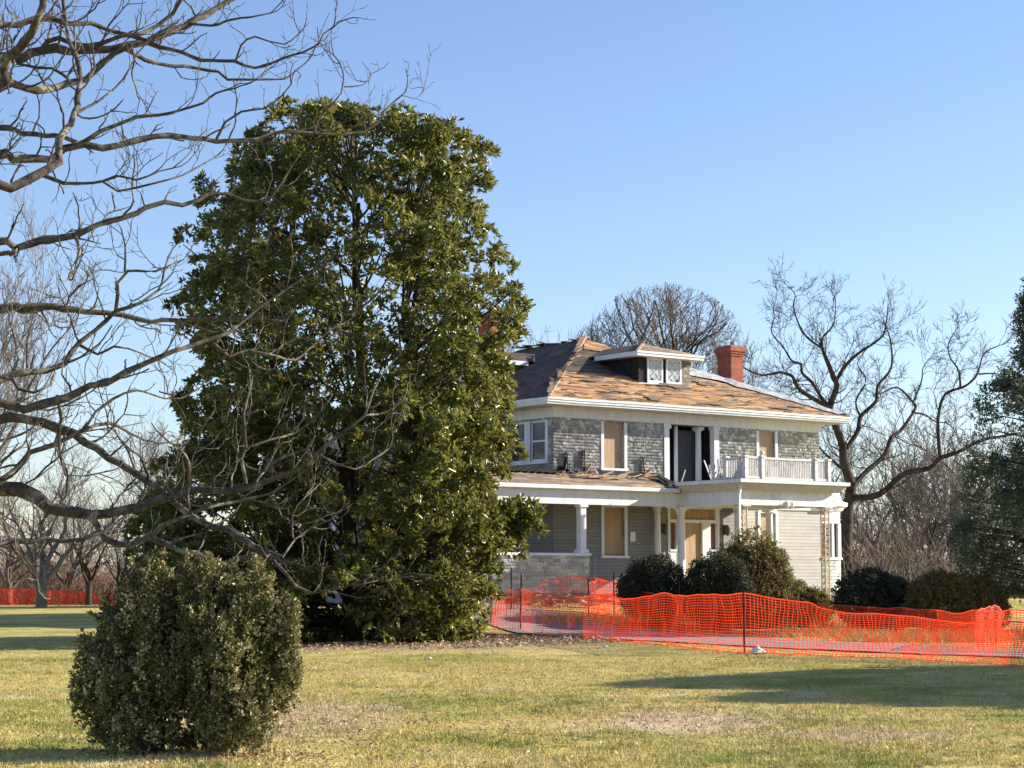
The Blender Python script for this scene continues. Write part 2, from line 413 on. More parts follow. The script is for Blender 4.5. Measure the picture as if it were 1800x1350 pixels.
mx = g.n("ShaderNodeMixShader"); mx.inputs[0].default_value = .3
nt.links.new(b.outputs[0], mx.inputs[1]); nt.links.new(t.outputs[0], mx.inputs[2])
nt.links.new(mx.outputs[0], nt.nodes["Material Output"].inputs[0])
M['orange'] = m

# ------------------------------------------------------------------ ground
def graded(lo, hi, a, b, fine, coarse_n):
    xs = list(np.arange(a, b + 1e-6, fine))
    left = [a - (a - lo) * (k / coarse_n) ** 2 for k in range(coarse_n, 0, -1)]
    right = [b + (hi - b) * (k / coarse_n) ** 2 for k in range(1, coarse_n + 1)]
    return np.array(left + xs + right)
gx = graded(-900, 900, -34, 36, .8, 16); gy = graded(-60, 1600, 8, 112, .8, 16)
V = np.array([(x, y, gz(x, y)) for y in gy for x in gx])
nx, ny = len(gx), len(gy)
I = np.arange(nx * ny).reshape(ny, nx)
Fc = np.stack([I[:-1, :-1], I[:-1, 1:], I[1:, 1:], I[1:, :-1]], -1).reshape(-1, 4)
tag(link('ground', npmesh('ground', V, Fc, smooth=True), M['lawn']), kind='structure')

def strip(pts, hw, lift, seg=1.0, wob=.12):
    """ribbon that follows the ground along a centre line"""
    P = [Vector((x, y, 0)) for x, y in pts]; out = []
    for i in range(len(P) - 1):
        a = P[max(i - 1, 0)]; b = P[i]; c = P[i + 1]; d = P[min(i + 2, len(P) - 1)]
        n = max(2, int((c - b).length / seg))
        for k in range(n):
            t = k / n
            out.append(.5 * ((2 * b) + (c - a) * t + (2 * a - 5 * b + 4 * c - d) * t * t + (3 * b - a - 3 * c + d) * t ** 3))
    out.append(P[-1]); V = []; Fc = []; K = 8
    for i, p in enumerate(out):
        d = (out[min(i + 1, len(out) - 1)] - out[max(i - 1, 0)]).normalized(); nrm = Vector((-d.y, d.x, 0))
        for k in range(K + 1):
            s = (k / K * 2 - 1) * (hw + wob * noise.noise(Vector((i * .7, k // K, 3))))
            q = p + nrm * s; V.append((q.x, q.y, gz(q.x, q.y) + lift))
        if i:
            for k in range(K):
                j = i * (K + 1) + k; Fc.append((j - K - 1, j - K, j + 1, j))
    return npmesh('strip', V, Fc, smooth=True)
DRIVE = [(-14, 74), (-8, 66.5), (-3, 61.5), (.6, 57.5), (3.2, 51.5), (5.6, 46.5), (8.8, 41.5), (13, 38), (20, 35.5), (34, 33)]
tag(link('driveway', strip(DRIVE, 1.9, .03), M['asphalt']), kind='structure')

def bez(pts, n=8):
    """smooth a coarse polyline of (Vector, radius)"""
    out = []
    for i in range(len(pts) - 1):
        a = pts[max(i - 1, 0)]; b = pts[i]; c = pts[i + 1]; d = pts[min(i + 2, len(pts) - 1)]
        k_n = max(1, min(n, int((c[0] - b[0]).length / .12)))
        for k in range(k_n):
            t = k / k_n
            p = .5 * ((2 * b[0]) + (c[0] - a[0]) * t + (2 * a[0] - 5 * b[0] + 4 * c[0] - d[0]) * t * t + (3 * b[0] - a[0] - 3 * c[0] + d[0]) * t ** 3)
            out.append((p, b[1] + (c[1] - b[1]) * t))
    out.append(pts[-1]); return out
class Tubes:
    def __init__(s): s.V = []; s.F = []; s.n = 0
    def add(s, pts, k=5, knob=0):
        P = np.array([p[0][:] for p in pts]); r = np.array([p[1] for p in pts])
        if len(P) < 2: return
        D = np.gradient(P, axis=0); D /= np.linalg.norm(D, axis=1)[:, None] + 1e-9
        up = np.array([.13, -.2, .97]) if abs(D[0][2]) < .9 else np.array([1., .1, 0])
        X = np.cross(D, up); X /= np.linalg.norm(X, axis=1)[:, None] + 1e-9; Y = np.cross(D, X)
        an = np.arange(k) * 2 * math.pi / k
        if knob: r = r * (1 + knob * NP.uniform(-1, 1, len(r)))
        ring = P[:, None, :] + r[:, None, None] * (np.cos(an)[None, :, None] * X[:, None, :] + np.sin(an)[None, :, None] * Y[:, None, :])
        m = len(P); idx = s.n + np.arange(m * k).reshape(m, k); nxt = np.roll(idx, -1, axis=1)
        f = np.stack([idx[:-1], nxt[:-1], nxt[1:], idx[1:]], -1).reshape(-1, 4)
        s.V.append(ring.reshape(-1, 3)); s.F.append(f); s.n += m * k
    def build(s, name, mat, parent=None, smooth=True, off=(0, 0, 0), label=None):
        if not s.V: return None
        V = np.concatenate(s.V) - np.array(off)
        return link(name, npmesh(name, V, np.concatenate(s.F), smooth=smooth), mat, parent, label)

def rdir(rnd, d, ang):
    """d turned by ang towards a random side"""
    a = Vector((rnd.gauss(0, 1), rnd.gauss(0, 1), rnd.gauss(0, 1))); a = (a - d * a.dot(d)).normalized()
    return (d * math.cos(ang) + a * math.sin(ang)).normalized()

def leaves(C, A, nleaf, L, W, spread=(.5, 1.25), fold=.25, seed=0, tint=None, jitter=0.02, tipdroop=0):
    """C centres, A axes; a whorl of nleaf folded leaves round each centre -> (V, F, rnd)"""
    rg = np.random.default_rng(seed); C = np.asarray(C, float); A = np.asarray(A, float); n = len(C)
    A = A / (np.linalg.norm(A, axis=1)[:, None] + 1e-9)
    C = np.repeat(C, nleaf, 0); A = np.repeat(A, nleaf, 0); N = len(C)
    rv = rg.normal(size=(N, 3)); rv -= A * (rv * A).sum(1)[:, None]; rv /= np.linalg.norm(rv, axis=1)[:, None] + 1e-9
    an = rg.uniform(spread[0], spread[1], N)[:, None]
    D = A * np.cos(an) + rv * np.sin(an); D[:, 2] -= tipdroop; D /= np.linalg.norm(D, axis=1)[:, None]
    up = A + rg.normal(size=(N, 3)) * .45
    S = np.cross(D, up); S /= np.linalg.norm(S, axis=1)[:, None] + 1e-9; U = np.cross(S, D)
    l = (L * rg.uniform(.65, 1.25, N))[:, None]; wd = (W * rg.uniform(.75, 1.2, N))[:, None]
    B = C + rg.normal(size=(N, 3)) * jitter
    tip = B + D * l - U * l * .12
    mid = B + D * l * .52
    a = mid + S * wd / 2 + U * wd * fold; b = mid - S * wd / 2 + U * wd * fold
    V = np.stack([B, a, tip, b], 1).reshape(-1, 3)
    i = np.arange(N)[:, None] * 4
    Fc = np.concatenate([np.concatenate([i, i + 1, i + 2], 1), np.concatenate([i, i + 2, i + 3], 1)], 0)
    t = rg.uniform(0, 1, N) * .6 + (np.repeat(tint, nleaf) if tint is not None else rg.uniform(0, .4, N))
    t = np.clip(t, 0, 1)
    return V, Fc, np.concatenate([t, t])


# ------------------------------------------------------------------ the house
# local frame: u along the front (to the right), v into the house, z up; root at the near wall corner
house = empty('house', (C0.x, C0.y, ZG), TH, 'weathered two storey house with stripped orange roof boards, boarded windows and a balcony portico', 'house')
EV = .84; UW = 12.8; VD = 17.0; ZE = 7.62; SLP = .445
def HB(T=None): return MB(T)
def hb(mb, name, mat, parent=house, label=None, bevel=0): return mb.build(name, mat, parent, label, bevel, dz=ZG)
T_left = lambda a, b, z: (b, -a, z)
T_right = lambda a, b, z: (UW - b, a, z)

def wall_holes(mb, a0, a1, z0, z1, holes, b0=0, th=.22):
    xs = sorted({a0, a1, *[h[0] for h in holes], *[h[1] for h in holes]})
    for i in range(len(xs) - 1):
        l, r = xs[i], xs[i + 1]; cut = sorted([(h[2], h[3]) for h in holes if h[0] <= l + 1e-6 and h[1] >= r - 1e-6])
        z = z0
        for c0, c1 in cut:
            if c0 > z: mb.box(l, r, b0, b0 + th, z, c0)
            z = c1
        if z < z1: mb.box(l, r, b0, b0 + th, z, z1)

# walls
WB1 = (2.2, 3.12, 5.36, 7.0); WB2 = (9.62, 10.45, 5.36, 7.0); REC = (5.02, 7.64, 4.7, 7.04)
mb = HB(); wall_holes(mb, 0, UW, 4.62, 7.05, [WB1, WB2, REC])
mb.T = T_left; wall_holes(mb, -VD, -.22, 4.62, 7.05, [(-1.32, -.42, 5.55, 6.98), (-2.55, -1.62, 5.55, 6.98), (-9, -8, 5.4, 7.0), (-13, -12, 5.4, 7)])
mb.T = T_right; mb.box(.22, VD, 0, .22, 4.62, 7.05)
mb.T = lambda a, b, z: (a, b, z); mb.box(.22, UW - .22, VD - .22, VD, .95, 7.05)
hb(mb, 'upper_wall', M['shingle'], label='weathered grey shingled upper wall with peeling patches')
def shakes(name, runs, mat, parent, seed, pitch=.125, w0=.09, w1=.24, miss=.02, label=None):
    """courses of separate split shingles; runs = (T, a0, a1, z0, z1, b, holes)"""
    g_ = random.Random(seed); V = []; Fq = []; A = []
    for T, a0, a1, zz0, zz1, b, holes in runs:
        z = zz0
        while z < zz1 - .02:
            a = a0 + g_.uniform(-.1, 0); top = min(z + pitch + .03, zz1)
            while a < a1:
                wd = g_.uniform(w0, w1); l = max(a, a0); r = min(a + wd - .008, a1); a += wd
                if r - l < .02: continue
                segs = [(l, r)]
                for h in holes:
                    if h[2] < z + pitch * .6 and h[3] > z + .04:
                        ns = []
                        for p, q in segs:
                            if q <= h[0] or p >= h[1]: ns.append((p, q))
                            else:
                                if p < h[0] - .02: ns.append((p, h[0]))
                                if q > h[1] + .02: ns.append((h[1], q))
                        segs = ns
                for p, q in segs:
                    if g_.random() < miss: continue
                    zb = z + g_.uniform(-.012, .010); t = g_.uniform(.014, .030); sk = g_.uniform(-.006, .006); i = len(V)
                    for (aa, bb, zc) in ((p, -t, zb + sk), (q, -t, zb - sk), (q, -.004, top), (p, -.004, top), (p, -.001, zb + sk), (q, -.001, zb - sk)):
                        x, y, zq = T(aa, b + bb, zc); V.append((x, y, zq - ZG))
                    Fq += [(i, i + 1, i + 2, i + 3), (i + 4, i + 5, i + 1, i), (i + 4, i, i + 3, i + 3 + 0), (i + 1, i + 5, i + 2, i + 2)][:2]; c = g_.random() if g_.random() < .8 else g_.choice((0, 1)); A += [c, c]
            z += pitch
    link(name, npmesh(name, V, Fq, A), mat, parent, label)
T0 = lambda a, b, z: (a, b, z)
def grow(h, m_=.13): return (h[0] - m_, h[1] + m_, h[2] - .1, h[3] + .1)
shakes('wall_shingle', [(T0, 0, UW, 4.66, 7.04, 0, [grow(WB1), grow(WB2), (REC[0], REC[1], 4, 8)]), (T_left, -VD, 0, 4.66, 7.04, 0, [(-1.46, -.28, 5.4, 7.1), (-2.7, -1.5, 5.4, 7.1), (-9.1, -7.9, 5.3, 7.1), (-13.1, -11.9, 5.3, 7.1)])], M['shake'], house, 5, pitch=.11, w0=.07, w1=.19, miss=.03, label='split weathered wall shingles with bare and pale patches')
LW1 = (2.2, 3.12, 2.3, 3.98); ENT = (5.12, 7.6, .98, 4.0); LW2 = (9.65, 10.42, 2.2, 3.92)
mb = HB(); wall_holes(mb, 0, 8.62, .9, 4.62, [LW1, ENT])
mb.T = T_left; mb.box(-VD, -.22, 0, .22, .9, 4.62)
hb(mb, 'lower_wall', M['clap_shade'], label='weathered clapboard wall under the porch, its shade put in as dark grey')
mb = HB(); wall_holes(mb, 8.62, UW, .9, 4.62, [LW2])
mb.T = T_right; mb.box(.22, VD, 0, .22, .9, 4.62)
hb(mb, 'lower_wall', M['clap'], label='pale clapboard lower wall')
mb = HB(); mb.box(-.06, UW + .04, -.05, VD, .55, .9); hb(mb, 'foundation', M['concrete'])
mb = HB(); mb.box(.3, UW - .3, 1.6, VD - .3, .95, 7.0); hb(mb, 'inner_wall', M['dark'])
# frieze, soffit, gutters
mb = HB()
mb.box(-.04, UW + .04, -.04, .3, 7.05, 7.40); mb.T = T_left; mb.box(-VD, -.3, -.04, .3, 7.05, 7.40); mb.T = T_right; mb.box(.3, VD, -.04, .3, 7.05, 7.40)
hb(mb, 'frieze', M['white'])
mb = HB(); mb.box(-EV + .06, UW + EV - .06, -EV + .06, VD + EV - .06, 7.40, 7.45); hb(mb, 'soffit', M['soffit'])
mb = HB()
def gutter(mb, a0, a1, b=-EV, zt=7.64):
    # ogee-like gutter: stepped profile
    n = 24
    for k in range(n):
        l = a0 + (a1 - a0) * k / n; r = a0 + (a1 - a0) * (k + 1) / n; s = .012 * noise.noise(Vector((l * .7, b, zt)))
        mb.box(l, r, b - .05, b + .06, zt - .07 + s, zt + s)
        mb.box(l, r, b - .02, b + .06, zt - .15 + s, zt - .07 + s)
        mb.box(l, r, b + .02, b + .07, zt - .22, zt - .15 + s)
gutter(mb, -EV - .05, UW + EV + .05)
mb.T = T_left; gutter(mb, -VD - EV, EV - .06); mb.T = T_right; gutter(mb, -EV + .06, VD + EV)
hb(mb, 'gutter', M['white'], label='dented white gutter of the main roof')
# corner boards / pilasters and bands
mb = HB()
mb.box(-.03, UW + .03, -.035, -.002, 4.52, 4.64); mb.T = T_left; mb.box(-VD, .035, -.035, -.002, 4.52, 4.64)
hb(mb, 'band_board', M['white'])
M['porch_felt'] = simple('grey_felt_remnant', (.12, .105, .09), (.22, .19, .155), 5, .9, .5, 12, (1, 3, 3))
# main hip roof ------------------------------------------------
def zf(v): return ZE + SLP * (v + EV)
HALF = (UW + 2 * EV) / 2; PU = UW / 2; PV0 = -EV + HALF; PV1 = VD + EV - HALF; ZP = ZE + SLP * HALF
def rsurf(mb, poly, n=26, fz=None):
    """subdivided sloping polygon (quad: bottom-left, bottom-right, top-right, top-left)"""
    a, b, c, d = [Vector(p) for p in poly]; rows = 8
    for i in range(rows):
        for j in range(n):
            q = []
            for (s, t) in ((j / n, i / rows), ((j + 1) / n, i / rows), ((j + 1) / n, (i + 1) / rows), (j / n, (i + 1) / rows)):
                p = (a * (1 - s) + b * s) * (1 - t) + (d * (1 - s) + c * s) * t
                k = .035 * noise.noise(p * .7) if 0 < s < 1 and 0 < t < 1 else 0
                q.append((p.x, p.y, p.z + k))
            mb.face(q)
VB = 2.15
mb = HB()
mb.cur = 0
rsurf(mb, [(-EV, -EV, ZE), (UW + EV, -EV, ZE), (UW - VB, VB, zf(VB)), (VB, VB, zf(VB))])
rsurf(mb, [(7.75, VB, zf(VB)), (UW - VB, VB, zf(VB)), (UW - 3.1, 3.1, zf(3.1)), (7.75, 3.1, zf(3.1))], 10)
mb.cur = 1
rsurf(mb, [(VB, VB, zf(VB)), (7.75, VB, zf(VB)), (7.75, 12.8 - 7.75, zf(12.8 - 7.75)), (PU, PV0, ZP)], 20)
mb.cur = 2; rsurf(mb, [(7.75, 3.1, zf(3.1)), (UW - 3.1, 3.1, zf(3.1)), (7.75, UW - 7.75, zf(UW - 7.75)), (7.75, 4.2, zf(4.2))], 8); mb.cur = 1
rsurf(mb, [(-EV, VD + EV, ZE), (-EV, -EV, ZE), (PU, PV0, ZP), (PU, PV1, ZP)], 30)
rsurf(mb, [(UW + EV, -EV, ZE), (UW + EV, VD + EV, ZE), (PU, PV1, ZP), (PU, PV0, ZP)], 10)
rsurf(mb, [(UW + EV, VD + EV, ZE), (-EV, VD + EV, ZE), (PU, PV1, ZP), (PU, PV1, ZP)], 10)
roof = hb(mb, 'roof', [M['wood_roof'], M['felt'], M['tarp']], label='hipped roof stripped to orange boards at the front, dark felt on the side')
# hip boards, torn strips and flaps on the roof
mb = HB(); rr = random.Random(3)
def onf(u, v, d=.03): return (u, v, zf(v) + d)
mb.bar(onf(-.75, -.75), onf(2.1, 2.1), .10, th=.04); hb(mb, 'hip_board', M['lumber'], roof); mb = HB()
mb.bar(onf(5.0, 5.0, .08), onf(6.35, 6.35, .12), .2, th=.08)
hb(mb, 'hip_board', M['lumber'], roof)
mb = HB()
for k in range(46):
    u = rr.uniform(-.2, 12.6); v = rr.uniform(-.75, 2.1)
    if not (-EV + (v + EV) + .2 < u < UW + EV - (v + EV) - .2): continue
    l = rr.uniform(.1, .6); wv = rr.uniform(.03, .08); mb = HB()
    a = onf(u, v, .03 + .01 * (k % 3)); b_ = onf(u + l, v + rr.uniform(-.04, .04), .035 + .01 * (k % 4))
    mb.bar(a, b_, wv, th=.012); hb(mb, 'torn_shingle', M['felt'], roof)
mb = HB()
for k in range(26):
    u = rr.uniform(-.2, 12.6); v = rr.uniform(-.7, 2.1)
    if not (v + .3 < u < UW - v - .3): continue
    l = rr.uniform(.15, .6); mb = HB()
    mb.bar(onf(u, v, .026), onf(u + l, v, .028), rr.uniform(.05, .12), th=.02); hb(mb, 'loose_roof_slat', M['wood_roof'], roof)
mb = HB(); mb.face([onf(5.25, 4.95, .04), onf(6.9, 4.85, .04), onf(6.95, 5.75, .04), onf(6.4, 6.25, .04), onf(5.95, 5.85, .04)])
hb(mb, 'bare_board_patch', M['wood_roof'], roof)
# remnants of felt left on the boards, and ragged edges
rr = random.Random(13)
for cu_, cv_, ru_, rv_, nn in ((6.6, 1.35, .9, .35, 13), (4.3, -.25, .5, .3, 8), (9.4, .7, .8, .2, 9), (8.7, 1.9, .6, .3, 9), (11.6, -.1, .6, .15, 8), (2.6, 1.2, .7, .2, 8), (6.9, -.45, .9, .12, 10), (3.2, .2, .5, .15, 7), (10.4, -.4, .8, .15, 8)):
    mb = HB(); pts = []
    for k in range(nn * 2):
        a = k * math.pi / nn; q = rr.uniform(.45, 1.15); pts.append(onf(cu_ + ru_ * q * math.cos(a), cv_ + rv_ * q * math.sin(a), .052))
    mb.face(pts); hb(mb, 'felt_remnant', M['porch_felt'], roof)
# tarp along the right hip
mb = HB(); rr = random.Random(5); n = 26
for k in range(n):
    t0 = k / n; t1 = (k + 1) / n
    def row(t):
        v = -.7 + (5.0) * t; wd = (.34 + .55 * t + (1.1 if t > .62 else 0) * min(1, (t - .62) * 8)) + .34 * noise.noise(Vector((t * 11, 0, 1)))
        return [onf(UW - v - wd - (1.2 if t > .72 else 0) * (t - .72) * 4, v, .05), onf(UW - v - wd * .5, v, .09 + .05 * noise.noise(Vector((t * 20, 3, 1)))), (UW - v + .02, v, zf(v) + .13 + .04 * noise.noise(Vector((t * 22, 7, 1)))), (UW - v + .6, v + .05, zf(v) - .16)]
    A = row(t0); B = row(t1)
    for j in range(3): mb.face([A[j], A[j + 1], B[j + 1], B[j]])
hb(mb, 'tarp', M['tarp'], roof, label='silvery tarp draped along the right hip of the roof')
# ridge debris
mb = HB()
for k in range(16):
    v = rr.uniform(PV0, PV1 - .5); mb.bar((PU + rr.uniform(-.3, .3), v, ZP + .02), (PU + rr.uniform(-.5, .5), v + rr.uniform(.2, .8), ZP + rr.uniform(.02, .12)), .18, th=.03)
hb(mb, 'ridge_flap', M['felt'], roof)
for k in range(22):
    t = rr.uniform(.0, 1); v = -.7 + 7.0 * t; mb = HB(); mb.bar(onf(v - .05, v, .05), onf(v + rr.uniform(.15, .5), v + rr.uniform(.1, .5), rr.uniform(.07, .16)), rr.uniform(.1, .2), th=.02); hb(mb, 'hip_flap', M['felt'] if rr.random() < .6 else M['lumber'], roof)

M['oldshake'] = shingle('old_brown_shake', ((.14, .12, .10), (.26, .23, .19), (.38, .35, .30)), (.05, .045, .04), rh=.14)
# dormers ------------------------------------------------------
def dormer(T, c, face_b, side, label):
    """c = centre along the face, face_b = depth of the face line, T maps to house"""
    d = empty('dormer', (0, 0, 0)); d.parent = house; tag(d, label)
    hw = 1.25; z0 = 8.66; z1 = 9.62; o = .37
    back = (z1 - ZE) / SLP - EV + .1
    mb = HB(T); mb.box(c - hw, c - hw + .1, face_b + .02, back, z0 - .3, z1)       # left cheek
    mb.box(c - hw + .1, c + hw - .1, face_b + .4, face_b + .5, z0 - .2, z1)
    mb.box(c - hw + .1, c - hw + .42, face_b + .06, face_b + .16, z0, z1)
    mb.box(c - .06, c + .06, face_b + .06, face_b + .16, z0, z1)
    hb(mb, 'cheek_wall', M['black'], d)  # cheek and face fillers near black, the other side wall brown
    mb = HB(T); mb.box(c + hw - .1, c + hw, face_b + .02, back, z0 - .3, z1); mb.box(c + hw - .4, c + hw - .1, face_b + .02, face_b + .16, z0, z1)
    hb(mb, 'side_wall', M['oldshake'], d)
    mb = HB(T)
    mb.box(c - hw - o, c + hw + o, face_b - o, face_b - o + .09, z1, z1 + .165)
    mb.box(c - hw - o, c - hw - o + .09, face_b - o + .09, back - .1, z1, z1 + .165)
    mb.box(c + hw + o - .09, c + hw + o, face_b - o + .09, back - .1, z1, z1 + .165)
    mb.box(c - hw - o + .09, c + hw + o - .09, face_b - o + .09, back + .3, z1 - .001, z1 + .03)
    mb.box(c - hw - o - .03, c + hw + o + .03, face_b - o - .03, face_b - o - .001, z1 + .10, z1 + .172)
    hb(mb, 'eave_board', M['white'], d)
    mb = HB(T)
    A = (c - hw - o, face_b - o, z1 + .17); B = (c + hw + o, face_b - o, z1 + .17); s = hw + o
    pk = z1 + .17 + .52; P1 = (c, face_b - o + s, pk); yb = back + 2.2
    mb.cur = 0; mb.face([A, B, P1]); mb.cur = 1
    mb.face([(c - s, yb, A[2]), A, P1, (c, yb, pk)]); mb.face([B, (c + s, yb, A[2]), (c, yb, pk), P1])
    r = hb(mb, 'dormer_roof', [M['porch_roof'] if side == 0 else M['wood_roof'], M['felt']], d)
    mb = HB(T); mb.bar(A, P1, .1, th=.05); hb(mb, 'hip_board', M['lumber'], r)
    mb = HB(T)
    mb.box(c - hw - .04, c + hw + .04, face_b - .05, face_b + .2, z0 - .07, z0)
    hb(mb, 'sill', M['white'], d)
    for s0, s1 in ((c - .83, c - .08), (c + .08, c + .83)):
        f = HB(T); t = .075
        f.box(s0, s1, face_b, face_b + .05, z0 + .001, z0 + .12); f.box(s0, s1, face_b, face_b + .05, z1 - t, z1 - .002)
        f.box(s0, s0 + t, face_b, face_b + .05, z0 + .12, z1 - t); f.box(s1 - t, s1, face_b, face_b + .05, z0 + .12, z1 - t)
        wd = hb(f, 'window', M['white'], d, 'white framed dormer sash with diamond muntins')
        g_ = HB(T); g_.box(s0 + t, s1 - t, face_b + .025, face_b + .032, z0 + .12, z1 - t)
        hb(g_, 'pane', M['glassl'], wd)
        q = HB(T); x0, x1, y0, y1 = s0 + t, s1 - t, z0 + .12, z1 - t; wx = x1 - x0; hy = y1 - y0; sx = wx / 2; sy = hy / 2.5
        for sg in (1, -1):
            for k in range(-4, 5):
                # line: (x-x0)/sx - sg*(y-y0)/sy = k
                ps = []
                for x in (x0, x1):
                    yy = y0 + sg * ((x - x0) / sx - k) * sy
                    if y0 - 1e-6 <= yy <= y1 + 1e-6: ps.append((x, yy))
                for yv in (y0, y1):
                    xx = x0 + sx * (k + sg * (yv - y0) / sy)
                    if x0 + 1e-6 < xx < x1 - 1e-6: ps.append((xx, yv))
                if len(ps) >= 2:
                    (ax, ay), (bx, by) = ps[0], ps[1]; e = .012 if sg > 0 else .015
                    q.bar((ax, face_b + e, ay), (bx, face_b + e, by), .02, up=(0, 1, 0), th=.014)
        hb(q, 'muntin', M['white'], wd)
        q = HB(T); cx = s0 + t + .12 if s0 < c else s1 - t - .14
        q.face([(cx - .09, face_b + .008, z0 + .13), (cx + .11, face_b + .008, z0 + .13), (cx + .02, face_b + .008, z0 + .28)])
        hb(q, 'broken_pane_hole', M['dark'], wd)
dormer(lambda a, b, z: (a, b, z), 6.34, 1.5, 0, 'front dormer with two white diamond paned sashes')
dormer(T_left, -8.0, 1.5, 1, 'side dormer with black cheek on the dark roof slope')

# chimneys ------------------------------------------------------
def chimney(u, v, z0, z1, wu=.62, wv=.8, pots=0, label=None):
    mb = HB(); mb.box(u, u + wu, v, v + wv, z0, z1 - .42)
    for k, (g_, a, b_) in enumerate(((.035, .42, .33), (.07, .33, .24), (.11, .24, .12), (.07, .12, .05))):
        mb.box(u - g_, u + wu + g_, v - g_, v + wv + g_, z1 - a, z1 - b_)
    c = hb(mb, 'chimney', M['brick'], house, label)
    mb = HB(); mb.box(u + .02, u + wu - .02, v + .02, v + wv - .02, z1 - .05, z1 + .01)
    mb.lathe(u + wu * .5, v + wv * .3, [(.11, z1), (.09, z1 + .1), (.07, z1 + .14)], 8)
    mb.lathe(u + wu * .5, v + wv * .72, [(.12, z1), (.1, z1 + .05), (.05, z1 + .08)], 8)
    hb(mb, 'cap', M['concrete'], c)
    return c
chimney(11.05, 3.0, 8.2, 10.62, label='red brick chimney with corbelled top on the right roof slope')
chimney(-.55, 2.95, .6, 10.95, .6, .8, label='tall red brick chimney on the side wall beside the magnolia')

# windows -------------------------------------------------------
def casing(mb, a0, a1, z0, z1, b=0, wd=.13, head=True):
    mb.box(a0 - wd, a0, b - .045, b + .10, z0, z1); mb.box(a1, a1 + wd, b - .045, b + .10, z0, z1)
    if head: mb.box(a0 - wd, a1 + wd, b - .05, b + .10, z1, z1 + .10)
    mb.box(a0 - wd - .04, a1 + wd + .04, b - .10, b + .12, z0 - .09, z0)
def boarded(h, label, T=None, head=True):
    mb = HB(T); casing(mb, *h, head=head)
    w_ = hb(mb, 'window', M['white'], house, label, bevel=.006)
    mb = HB(T); mb.box(h[0], h[1], .09, .12, h[2], h[3]); hb(mb, 'plywood_panel', M['ply'], w_)
    return w_
boarded(WB1, 'upper window boarded with tan plywood left of the balcony door', head=False)
boarded(WB2, 'upper window boarded with tan plywood behind the balustrade', head=False)
boarded(LW1, 'lower window boarded with brown plywood under the porch')
boarded(LW2, 'lower window boarded with plywood beside the pale clapboards')
for a0, a1 in ((-1.32, -.42), (-2.55, -1.62), (-9, -8), (-13, -12)):
    z0, z1 = (5.55, 6.98) if a0 > -5 else (5.4, 7.0)
    mb = HB(T_left); casing(mb, a0, a1, z0, z1, wd=.14, head=False)
    mb.box(a0, a0 + .07, .04, .09, z0, z1); mb.box(a1 - .07, a1, .04, .09, z0, z1)
    mb.box(a0 + .07, a1 - .07, .04, .09, z0, z0 + .08); mb.box(a0 + .07, a1 - .07, .04, .09, z1 - .07, z1); mb.box(a0 + .07, a1 - .07, .04, .09, (z0 + z1) / 2 - .03, (z0 + z1) / 2 + .03)
    w_ = hb(mb, 'window', M['white'], house, 'double hung side window with dark glass')
    mb = HB(T_left); mb.box(a0 + .07, a1 - .07, .06, .066, z0 + .08, z1 - .07); hb(mb, 'pane', M['glass'], w_)
# recessed balcony doorway ---------------------------------------
M['slate'] = simple('doorway_darkness', (.05, .052, .062), (.07, .07, .08), 3, .8)
rc = empty('balcony_recess', (0, 0, 0)); rc.parent = house; rc["label"] = 'recessed balcony doorway between paired white columns'
u0, u1, z0, z1 = REC
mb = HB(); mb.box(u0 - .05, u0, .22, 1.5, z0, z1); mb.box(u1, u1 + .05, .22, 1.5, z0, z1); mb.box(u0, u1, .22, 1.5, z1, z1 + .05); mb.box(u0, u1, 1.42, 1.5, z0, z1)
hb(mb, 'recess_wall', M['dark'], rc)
mb = HB(); mb.box(u0, u1, .0, 1.42, z0 - .02, z0 + .2); hb(mb, 'recess_floor', M['concrete'], rc)
mb = HB(); mb.box(5.75, 5.85, .9, 1.41, z0 + .2, 6.85); mb.box(5.15, 5.85, 1.34, 1.41, 6.75, 6.85); mb.box(6.02, 6.12, .55, .65, z0 + .2, z1); hb(mb, 'door_frame', M['white'], rc)
mb = HB(); mb.box(5.2, 5.74, 1.36, 1.40, z0 + .9, 6.74); hb(mb, 'red_panel', M['redwall'], rc)
mb = HB(); mb.box(6.13, 7.0, .58, .62, z0 + .2, 6.9); hb(mb, 'dark_doorway_fill', M['slate'], rc)  # dark sheet standing for the unlit open doorway
for a in (5.1, 5.42, 7.0, 7.5):
    b_ = .06 if a in (5.1, 7.5) else .42
    mb = HB()
    if b_ < .2: mb.box(a - .12, a + .12, b_ - .1, b_ + .14, z0 + .1, 6.92); mb.box(a - .16, a + .16, b_ - .13, b_ + .17, 6.92, 7.04)
    else:
        mb.lathe(a, b_, [(.15, z0 + .1), (.15, z0 + .22), (.12, z0 + .25), (.105, 6.85), (.14, 6.9), (.14, 6.92)], 14); mb.box(a - .16, a + .16, b_ - .16, b_ + .16, 6.92, 7.04)
    hb(mb, 'column', M['white'], rc)
# entrance -----------------------------------------------------
en = empty('entrance', (0, 0, 0)); en.parent = house; en["label"] = 'front entrance boarded with plywood, sidelights and transom'
mb = HB()
for a0, a1 in ((5.12, 5.24), (5.52, 5.94), (6.76, 7.16), (7.48, 7.6)): mb.box(a0, a1, -.04, .12, .98, 3.52)
mb.box(5.12, 7.6, -.05, .12, 3.5, 3.62) ; mb.box(5.12, 5.24, -.04, .12, 3.62, 4.0); mb.box(7.4, 7.6, -.04, .12, 3.62, 4.0); mb.box(5.02, 7.7, -.06, .10, 4.0, 4.12)
mb.box(5.24, 5.52, -.03, .1, .98, 2.5); mb.box(7.16, 7.48, -.03, .1, .98, 2.5); mb.box(5.20, 5.56, -.07, -.031, 2.46, 2.54); mb.box(7.12, 7.52, -.07, -.031, 2.46, 2.54)
hb(mb, 'door_frame', M['white'], en, bevel=.006)
